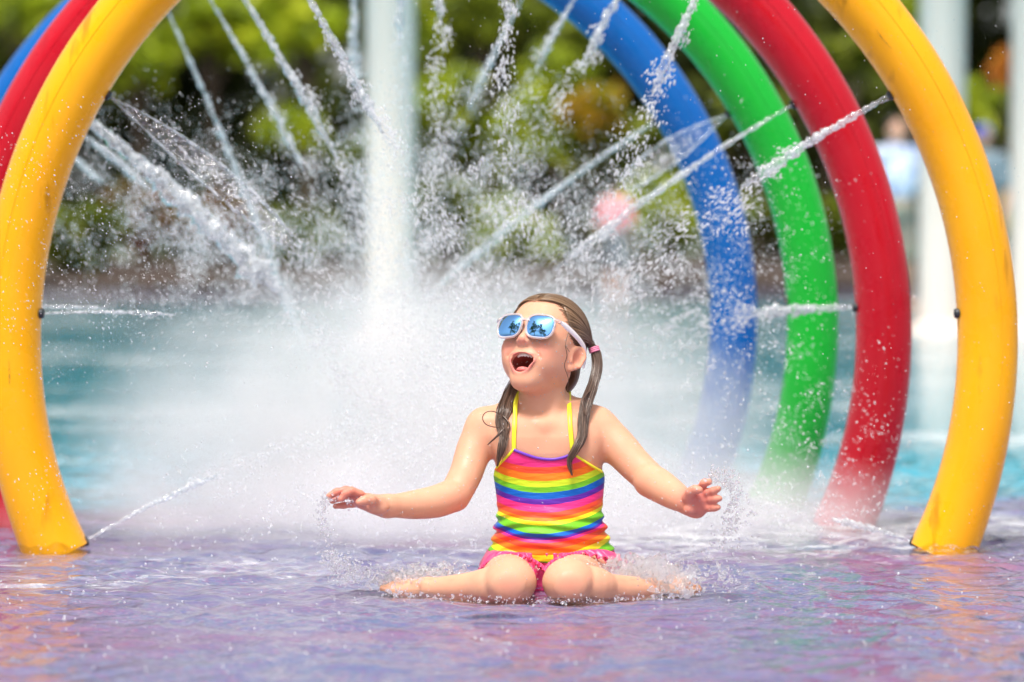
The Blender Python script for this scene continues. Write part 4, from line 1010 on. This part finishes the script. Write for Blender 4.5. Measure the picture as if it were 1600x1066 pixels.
# strands of broken white water lying in the wash
# ================================================================== mist
def mist(name, label, c, r, dens, seed, sc=3.2):
    nt = NT(name + '_volume'); tc = nt.n('ShaderNodeTexCoord')
    vl = nt.n('ShaderNodeVectorMath', _operation='DIVIDE'); vl.inputs[1].default_value = r; nt.l(tc.outputs['Object'], vl.inputs[0])
    ln = nt.n('ShaderNodeVectorMath', _operation='LENGTH'); nt.l(vl.outputs[0], ln.inputs[0])
    mp = nt.n('ShaderNodeMapping'); mp.inputs['Location'].default_value = (seed, seed, 0); nt.l(tc.outputs['Object'], mp.inputs[0])
    nz = nt.noise(sc, 4, mp.outputs[0], .55, .4)
    fall = nt.math('SUBTRACT', 1.0, ln.outputs['Value']); mr = nt.math('MAXIMUM', fall, 0.0)
    pz = nt.math('MULTIPLY', nt.math('POWER', mr, 1.1), nt.math('MAXIMUM', nt.math('MULTIPLY', nt.math('SUBTRACT', nz, .33), 3.2), 0.05))
    pv = nt.n('ShaderNodeVolumeScatter'); pv.inputs[0].default_value = (.968, .990, 1, 1); pv.inputs['Anisotropy'].default_value = .0
    nt.l(nt.math('MULTIPLY', pz, dens), pv.inputs['Density']); nt.l(pv.outputs[0], nt.out.inputs['Volume'])
    z0 = .02 - c[2]; lo = (-r[0], -r[1], max(-r[2], z0)); hi = r
    V = [(x, y, z) for z in (lo[2], hi[2]) for y in (lo[1], hi[1]) for x in (lo[0], hi[0])]
    F = [(0, 2, 3, 1), (4, 5, 7, 6), (0, 1, 5, 4), (2, 6, 7, 3), (0, 4, 6, 2), (1, 3, 7, 5)]
    o = mk(name, V, F, nt.m, None, False); o.location = c; tag(o, label, 'mist', None, 'stuff'); return o
c = P(770, 600, 8.0); mist('mist', 'white mist thrown up where the jets meet behind the girl', (float(c[0]) - .15, 8.05, .08), (.95, 1.1, .56), 9.5, 2.0, 4.2)
mist('mist', 'thin low mist drifting over the wash in front of the main cloud', (-.02, 7.35, .0), (1.25, .62, .24), 6.5, 5.0, 5.0)
# ================================================================== poles
nt = NT('white_painted_steel'); c = nt.mix(nt.ramp(nt.noise(4, 5, nt.objco((1, 1, .3))), [(.4, (0, 0, 0)), (.7, (.4, .4, .4))]), (.80, .66, .58), (.64, .53, .47)); princ(nt, c, .35); M_WHITE = nt.m
nt = NT('galvanised_flange'); princ(nt, (.5, .5, .5), .4, Metallic=.6); M_FL = nt.m
for px, Y, lb in ((610.5, 20.2, 'white steel post rising out of the mist left of the girl'), (1471, 21.6, 'white steel post seen through the right side of the yellow hoop'), (1614, 21.4, 'white steel post cut by the right edge of the photo')):
    x = P(px, 500, Y)[0]; o = empty('steel_post', (x, Y, 0)); tag(o, lb, 'post', 'white steel posts behind the hoops')
    V = []; F = []; m = 40; prof = [(.150, 0), (.150, 5.6), (.155, 5.6), (.155, 5.7), (0.0, 5.75)]
    for r, z in prof:
        for j in range(m): V.append((r * math.cos(j / m * 2 * PI), r * math.sin(j / m * 2 * PI), z))
    for i in range(len(prof) - 1):
        for j in range(m): F.append((i * m + j, i * m + (j + 1) % m, (i + 1) * m + (j + 1) % m, (i + 1) * m + j))
    mk('shaft', V, F, M_WHITE, o)
    V = []; F = []; prof = [(.24, 0), (.24, .03), (.17, .032), (.165, .08), (.151, .081)]
    for r, z in prof:
        for j in range(m): V.append((r * math.cos(j / m * 2 * PI), r * math.sin(j / m * 2 * PI), z))
    for i in range(len(prof) - 1):
        for j in range(m): F.append((i * m + j, i * m + (j + 1) % m, (i + 1) * m + (j + 1) % m, (i + 1) * m + j))
    mk('base_flange', V, F, M_WHITE, o)
    for b_ in range(6):
        V = []; F = []
        a = b_ * PI / 3 + .2; cx_, cy_ = .205 * math.cos(a), .205 * math.sin(a); k0 = len(V)
        for z, r in ((.028, .016), (.052, .016), (.055, .012)):
            for j in range(6): V.append((cx_ + r * math.cos(j * PI / 3), cy_ + r * math.sin(j * PI / 3), z))
        for i in range(2):
            for j in range(6): F.append((k0 + i * 6 + j, k0 + i * 6 + (j + 1) % 6, k0 + (i + 1) * 6 + (j + 1) % 6, k0 + (i + 1) * 6 + j))
        F.append(tuple(k0 + 12 + j for j in range(6)))
        mk('bolt', V, F, M_FL, o)

# ================================================================== plants
def leafmat(name, cols, tl=.5):
    nt = NT(name); oi = nt.n('ShaderNodeAttribute', _attribute_name='Col')
    d = nt.n('ShaderNodeBsdfPrincipled'); d.inputs['Roughness'].default_value = .45; t = nt.n('ShaderNodeBsdfTranslucent'); nt.l(oi.outputs['Color'], d.inputs['Base Color'])
    nt.l(nt.mix(.5, oi.outputs['Color'], (.5, .6, .05)), t.inputs[0])
    m = nt.n('ShaderNodeMixShader'); m.inputs[0].default_value = tl; nt.l(d.outputs[0], m.inputs[1]); nt.l(t.outputs[0], m.inputs[2]); nt.l(m.outputs[0], nt.out.inputs[0]); return nt.m
M_LEAF = leafmat('leaf', None, .4); M_LEAFD = leafmat('dark_leaf', None, .12)
nt = NT('bark'); princ(nt, nt.ramp(nt.noise(6, 6, nt.objco((3, 3, .6))), [(.3, (.05, .035, .025)), (.7, (.17, .12, .09))]), .9, Normal=nt.bump(nt.noise(20, 5, nt.objco((3, 3, .5))), .7, .03)); M_BARK = nt.m
def leaves(name, blobs, n, size, cols, m, parent, flat=.75):
    """leaves in clumps spread through several lobes; cols = leaf colours of the plant"""
    bl = np.array([(*b, ) for b in blobs], float); wgt = bl[:, 3] ** 2; wgt /= wgt.sum()
    k = max(8, n // 22); bi = RNG.choice(len(bl), k, p=wgt); d = RNG.standard_normal((k, 3)); d /= np.linalg.norm(d, axis=1)[:, None]
    rad = RNG.random(k) ** .38; cc = bl[bi, :3] + d * rad[:, None] * bl[bi, 3:4] * np.array([1, 1, flat])
    cr = bl[bi, 3] * .20
    ci = RNG.integers(0, k, n); p = cc[ci] + RNG.standard_normal((n, 3)) * cr[ci][:, None] * .6
    tone = RNG.random(k)[ci] * .7 + RNG.random(n) * .3
    cols = np.array(cols); idx = np.clip((tone * len(cols)).astype(int), 0, len(cols) - 1); C = cols[idx] * (.6 + .8 * RNG.random((n, 1)))
    u = RNG.standard_normal((n, 3)); u[:, 2] -= .4; u /= np.linalg.norm(u, axis=1)[:, None]; v = RNG.standard_normal((n, 3)); v[:, 2] *= .4; v -= (v * u).sum(1)[:, None] * u; v /= np.linalg.norm(v, axis=1)[:, None]
    s = size * (.6 + .8 * RNG.random((n, 1))); w_ = np.cross(u, v)
    V = np.stack([p - u * s, p + v * s * .42 + w_ * s * .12, p + u * s, p - v * s * .42 + w_ * s * .12], 1).reshape(-1, 3)
    V[:, 2] = np.maximum(V[:, 2], .03 - (parent.location.z if parent else 0))
    F = np.arange(n * 4).reshape(-1, 4)
    return mk(name, V, F, m, parent, False, np.repeat(C, 4, 0))
def wood(name, segs, parent):
    t = Tubes()
    for pts, r0, r1 in segs: t.add(catmull(pts, 14), np.linspace(r0, r1, 14), 8, 1, (0, 1, 0.1), wob=.03)
    return t.build(name, M_BARK, parent)
LIME = [(.12, .17, .01), (.28, .36, .012), (.42, .50, .02), (.52, .57, .03)]
LIME2 = [(.24, .32, .01), (.42, .52, .02), (.58, .62, .03)]
OLIVE = [(.03, .05, .006), (.09, .13, .01), (.18, .22, .015), (.28, .31, .02)]
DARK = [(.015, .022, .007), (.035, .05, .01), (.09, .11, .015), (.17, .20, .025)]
GOLD = [(.30, .26, .02), (.46, .33, .02), (.55, .30, .02), (.25, .30, .02)]
RUST = [(.10, .03, .03), (.20, .06, .05), (.28, .10, .07), (.08, .05, .02)]
PINKF = [(.60, .08, .12), (.70, .14, .18), (.75, .20, .22)]
ORNG = [(.60, .18, .03), (.7, .25, .04)]
def plant(px, py, rpx, Y, cols, label, cat='bush', n=1500, size=.13, name='leafy_bush', m=None, group=None, lobes=6):
    """a bush or small tree whose crown centre is seen at px, py"""
    c = P(px, py, Y); sc = FPX / Y; R_ = rpx / sc; o = empty(name, (c[0], Y, 0)); tag(o, label, cat, group)
    bl = [(0, 0, c[2], R_ * .6)]
    for i in range(lobes):
        a = random.uniform(0, 2 * PI); r = random.uniform(.35, .75) * R_
        bl.append((r * math.cos(a), r * math.sin(a) * .8, max(.12, c[2] + random.uniform(-.45, .5) * R_), R_ * random.uniform(.32, .55)))
    leaves('crown' if name.endswith('tree') else 'foliage', bl, n, size, cols, m or M_LEAF, o)
    segs = []; top = max(.1, c[2] - R_ * .2); tr_ = max(.02, min(.12, R_ * .08))
    if c[2] > R_ * 1.0: segs.append((np.array([(0, 0, 0), (.05 * R_, 0, top * .5), (0, .05, top)]), tr_, tr_ * .6)); b0 = (0, 0, top * .75)
    else: b0 = (0, 0, 0)
    for b in bl[1:]: segs.append((np.array([b0, (b[0] * .4, b[1] * .4, (b0[2] + b[2]) / 2), (b[0], b[1], max(.1, b[2]))]), tr_ * .5, tr_ * .15))
    wood('trunk' if name.endswith('tree') else 'stems', segs, o)
    return o
G1 = 'trees and shrubs behind the splash pad'
# the dark wood behind everything
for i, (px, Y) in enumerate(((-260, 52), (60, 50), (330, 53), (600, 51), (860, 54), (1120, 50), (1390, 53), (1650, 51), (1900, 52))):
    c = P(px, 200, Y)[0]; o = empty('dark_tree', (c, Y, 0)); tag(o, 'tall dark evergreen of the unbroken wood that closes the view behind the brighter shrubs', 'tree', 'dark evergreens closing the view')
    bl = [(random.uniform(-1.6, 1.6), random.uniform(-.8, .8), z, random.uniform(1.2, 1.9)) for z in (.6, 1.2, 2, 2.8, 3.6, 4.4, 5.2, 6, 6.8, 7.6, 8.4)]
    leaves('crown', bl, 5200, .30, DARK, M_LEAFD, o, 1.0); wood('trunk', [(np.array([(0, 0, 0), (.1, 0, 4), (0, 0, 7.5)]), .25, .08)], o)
"""list: px, py, r, Y, cols, label"""
PL = [
 (45, 30, 75, 40, LIME, 'bright green tree crown in the top left corner beyond the hoops', 'leafy_tree'),
 (215, 95, 75, 41, LIME, 'lime leafed tree directly right of the left arm of the yellow hoop', 'leafy_tree'),
 (330, 40, 85, 42, LIME2, 'lime tree behind the thin jets left of the central white post', 'leafy_tree'),
 (480, 30, 100, 41, LIME2, 'brightest lime tree touching the left side of the central white post', 'leafy_tree'),
 (465, 205, 50, 38, LIME, 'small lime bush low between the jets and the central white post', 'leafy_bush'),
 (120, 385, 75, 37.5, OLIVE, 'olive green shrub at the far edge of the paving beside the yellow hoop', 'leafy_bush'),
 (235, 330, 75, 37.6, RUST, 'reddish brown cordyline like shrub behind the left spray', 'leafy_bush'),
 (355, 340, 70, 37.8, RUST, 'dull purple brown shrub right of the reddish one behind the left spray', 'leafy_bush'),
 (470, 370, 75, 38, OLIVE, 'dark olive shrub low left of the central white post', 'leafy_bush'),
 (560, 250, 60, 41, OLIVE, 'olive tree crown close left of the central white post', 'leafy_tree'),
 (700, 140, 75, 41, LIME, 'yellow green tree right of the central white post', 'leafy_tree'),
 (760, 30, 90, 43, OLIVE, 'olive tree high between the white post and the blue hoop', 'leafy_tree'),
 (700, 320, 70, 38, OLIVE, 'dark green bush low right of the central white post', 'leafy_bush'),
 (835, 225, 90, 40, LIME2, 'large yellow lime tree under the arc of the blue hoop', 'leafy_tree'),
 (800, 350, 70, 38, LIME, 'mid green bush low in the centre behind the spray', 'leafy_bush'),
 (925, 175, 55, 39.5, GOLD, 'golden orange leafed tree against the inner side of the blue hoop', 'leafy_tree'),
 (1040, 320, 80, 38.2, LIME, 'lime green bush low inside the blue hoop right of the coral shirt', 'leafy_bush'),
 (900, 60, 80, 43, OLIVE, 'olive tree above the golden one behind the blue hoop', 'leafy_tree'),
 (1000, 230, 60, 40, OLIVE, 'olive tree beside the blue hoop below the golden leaves', 'leafy_tree'),
 (1195, 330, 60, 39, OLIVE, 'olive bush seen between the blue and green hoops', 'leafy_bush'),
 (1180, 190, 60, 41, OLIVE, 'olive tree seen between the blue and green hoops', 'leafy_tree'),
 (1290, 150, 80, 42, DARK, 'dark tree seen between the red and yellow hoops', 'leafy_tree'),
 (1330, 80, 60, 40, OLIVE, 'olive tree high between the red and yellow hoops', 'leafy_tree'),
 (1300, 350, 60, 39, OLIVE, 'olive bush low between the green and red hoops', 'leafy_bush'),
 (1400, 140, 60, 41, OLIVE, 'olive crown above the person in the pale shirt', 'leafy_tree'),
 (1540, 190, 75, 40, LIME, 'lime tree between the two right hand white posts', 'leafy_tree'),
 (1545, 330, 65, 38.5, LIME, 'green bush low between the two right hand white posts', 'leafy_bush'),
 (640, 60, 80, 43, LIME, 'lime tree mostly hidden behind the central white post', 'leafy_tree'),
 (870, 130, 70, 42, LIME, 'fresh green tree between the large lime one and the golden one', 'leafy_tree'),
 (740, 230, 70, 41.5, LIME, 'lime green crown right of the white post above the dark low bush', 'leafy_tree'),
 (1572, 110, 26, 38.2, ORNG, 'orange flowering crown beside the post at the right edge', 'leafy_tree'),
 (1420, 30, 60, 42, LIME, 'green crown at the top edge left of the second white post', 'leafy_tree'),
]
for px, py, r, Y, cols, lb, nm in PL:
    plant(px, py, r, Y, cols, lb, 'tree' if nm.endswith('tree') else 'bush', 1700, .14, nm, M_LEAFD if cols is DARK else M_LEAF, G1)

# ================================================================== onlookers, far and out of focus
def cloth(name, c1, c2, sc=12):
    nt = NT(name); princ(nt, nt.mix(nt.ramp(nt.noise(sc, 3, nt.objco()), [(.45, (0, 0, 0)), (.55, (1, 1, 1))]), c1, c2), .8); return nt.m
nt = NT('far_skin'); princ(nt, (.55, .30, .20), .5); M_FSK = nt.m
nt = NT('far_hair'); princ(nt, (.03, .02, .015), .5); M_FHR = nt.m
def onlooker(px, Y, hgt, shirt, pants, label, cap=None, turn=0):
    x0 = P(px, 400, Y)[0]; k = hgt / 1.72
    def pt(x, y, z): 
        c_, s_ = math.cos(turn), math.sin(turn); return np.array([x * c_ - y * s_, x * s_ + y * c_, z]) * k
    body = Field((-.42 * k, -.35 * k, 0), (.42 * k, .35 * k, hgt + .02), .016 * k)
    def P2(prims, f, kk=.03):
        for p in prims: f.put(*p, kk * k)
    arm = [cone(pt(s * .19, 0, 1.40), pt(s * .27, .02, 1.10), .050 * k, .042 * k) for s in (-1, 1)] + [cone(pt(s * .27, .02, 1.10), pt(s * .25, -.10, .87), .042 * k, .028 * k) for s in (-1, 1)]
    hand = [ell(pt(s * .25, -.13, .80), (.035 * k, .035 * k, .06 * k)) for s in (-1, 1)]
    fing = [cone(pt(s * .25 + (j - 1.5) * .016, -.135, .78), pt(s * .25 + (j - 1.5) * .019, -.15, .69 + abs(j - 1.3) * .012), .010 * k, .008 * k) for s in (-1, 1) for j in range(4)] + [cone(pt(s * .225, -.14, .81), pt(s * .205, -.16, .76), .011 * k, .009 * k) for s in (-1, 1)]
    leg = [cone(pt(s * .09, 0, .88), pt(s * .10, -.02, .48), .085 * k, .058 * k) for s in (-1, 1)] + [cone(pt(s * .10, -.02, .48), pt(s * .10, .02, .08), .055 * k, .036 * k) for s in (-1, 1)] + [cone(pt(s * .10, .02, .045), pt(s * .12, -.15, .035), .04 * k, .032 * k) for s in (-1, 1)]
    tor = [ell(pt(0, 0, 1.25), (.165 * k, .105 * k, .24 * k)), ell(pt(0, 0, .95), (.155 * k, .11 * k, .16 * k)), cone(pt(-.13, 0, 1.40), pt(.13, 0, 1.40), .06 * k, .06 * k)]
    head = [cone(pt(0, .01, 1.40), pt(0, 0, 1.56), .055 * k, .05 * k), ell(pt(0, .0, 1.62), (.075 * k, .095 * k, .11 * k)), ell(pt(0, -.05, 1.56), (.05 * k, .05 * k, .05 * k)), cone(pt(0, -.09, 1.62), pt(0, -.105, 1.59), .012 * k, .014 * k)] + [ell(pt(s * .078, .005, 1.61), (.012 * k, .02 * k, .03 * k)) for s in (-1, 1)]
    P2(tor + arm + hand + leg + head, body); P2(fing, body, .004)
    V, Q = surface(body, 0); o = mk('person', V, Q, M_FSK); o.location = (x0, Y, 0); tag(o, label, 'person', None)
    f = Field((-.42 * k, -.35 * k, .5 * k), (.42 * k, .35 * k, 1.55 * k), .016 * k)
    P2([ell(pt(0, 0, 1.22), (.195 * k, .135 * k, .30 * k)), cone(pt(-.14, 0, 1.40), pt(.14, 0, 1.40), .075 * k, .075 * k)] + [cone(pt(s * .19, 0, 1.41), pt(s * .25, .01, 1.17), .068 * k, .062 * k) for s in (-1, 1)], f)
    V, Q = surface(f, 0); mk('shirt', V, Q, shirt, o)
    f = Field((-.42 * k, -.35 * k, .3 * k), (.42 * k, .35 * k, 1.2 * k), .016 * k)
    P2([ell(pt(0, 0, .92), (.175 * k, .13 * k, .15 * k))] + [cone(pt(s * .09, 0, .88), pt(s * .105, -.01, .52), .10 * k, .095 * k) for s in (-1, 1)], f)
    V, Q = surface(f, 0); mk('shorts', V, Q, pants, o)
    f = Field((-.2 * k, -.3 * k, 1.4 * k), (.2 * k, .2 * k, 1.85 * k), .010 * k)
    P2([ell(pt(0, .03, 1.655), (.085 * k, .098 * k, .095 * k))], f, .01)
    if cap: P2([cone(pt(0, -.09, 1.66), pt(0, -.17, 1.65), .05 * k, .03 * k)], f, .03)
    V, Q = surface(f, 0); mk('cap' if cap else 'hair', V, Q, cap or M_FHR, o)
    return o
M_NAVY = cloth('navy_cloth', (.02, .04, .12), (.03, .06, .18)); M_KH = cloth('khaki_cloth', (.25, .22, .18), (.3, .27, .2))
onlooker(1400, 27.5, 1.58, cloth('blue_print_cotton', (.72, .76, .86), (.25, .35, .62), 14), M_KH, 'person in pale blue and white patterned shirt between the red and yellow hoops', None, .4)
onlooker(1533, 28.5, 1.55, cloth('slate_cotton', (.16, .22, .26), (.22, .28, .32)), M_NAVY, 'person in blue cap mostly hidden behind the yellow hoop and right post', cloth('blue_cap', (.02, .06, .35), (.03, .08, .4)), -.5)
onlooker(962, 31, 1.12, cloth('coral_cotton', (.80, .22, .26), (.82, .34, .34), 5), cloth('grey_shorts', (.2, .2, .2), (.15, .16, .18)), 'child in coral pink shirt far off behind the spray inside the blue hoop', None, 2.6)
# palms and trees on the camera's side: the hoops and the sunglasses mirror them
for i, (x, y, h_) in enumerate(((-8.5, -2.5, 13), (-8, -7, 15), (-11, 1.5, 13), (-5, -12, 14), (4, -17, 10), (14, -12, 9), (19, 2, 8.5))):
    o = empty('shade_tree', (x, y, 0)); tag(o, 'broad shade tree on the near side of the pad, seen only in reflections', 'tree', 'shade trees behind the camera')
    bl = [(random.uniform(-.2, .2) * h_, random.uniform(-.2, .2) * h_, random.uniform(.35, 1) * h_ - 1, random.uniform(.12, .18) * h_) for _ in range(9)]
    leaves('crown', bl, 2600, .28, OLIVE, M_LEAFD, o, .8); wood('trunk', [(np.array([(0, 0, 0), (.1, .1, h_ * .4), (0, 0, h_ * .8)]), .22, .08)], o)
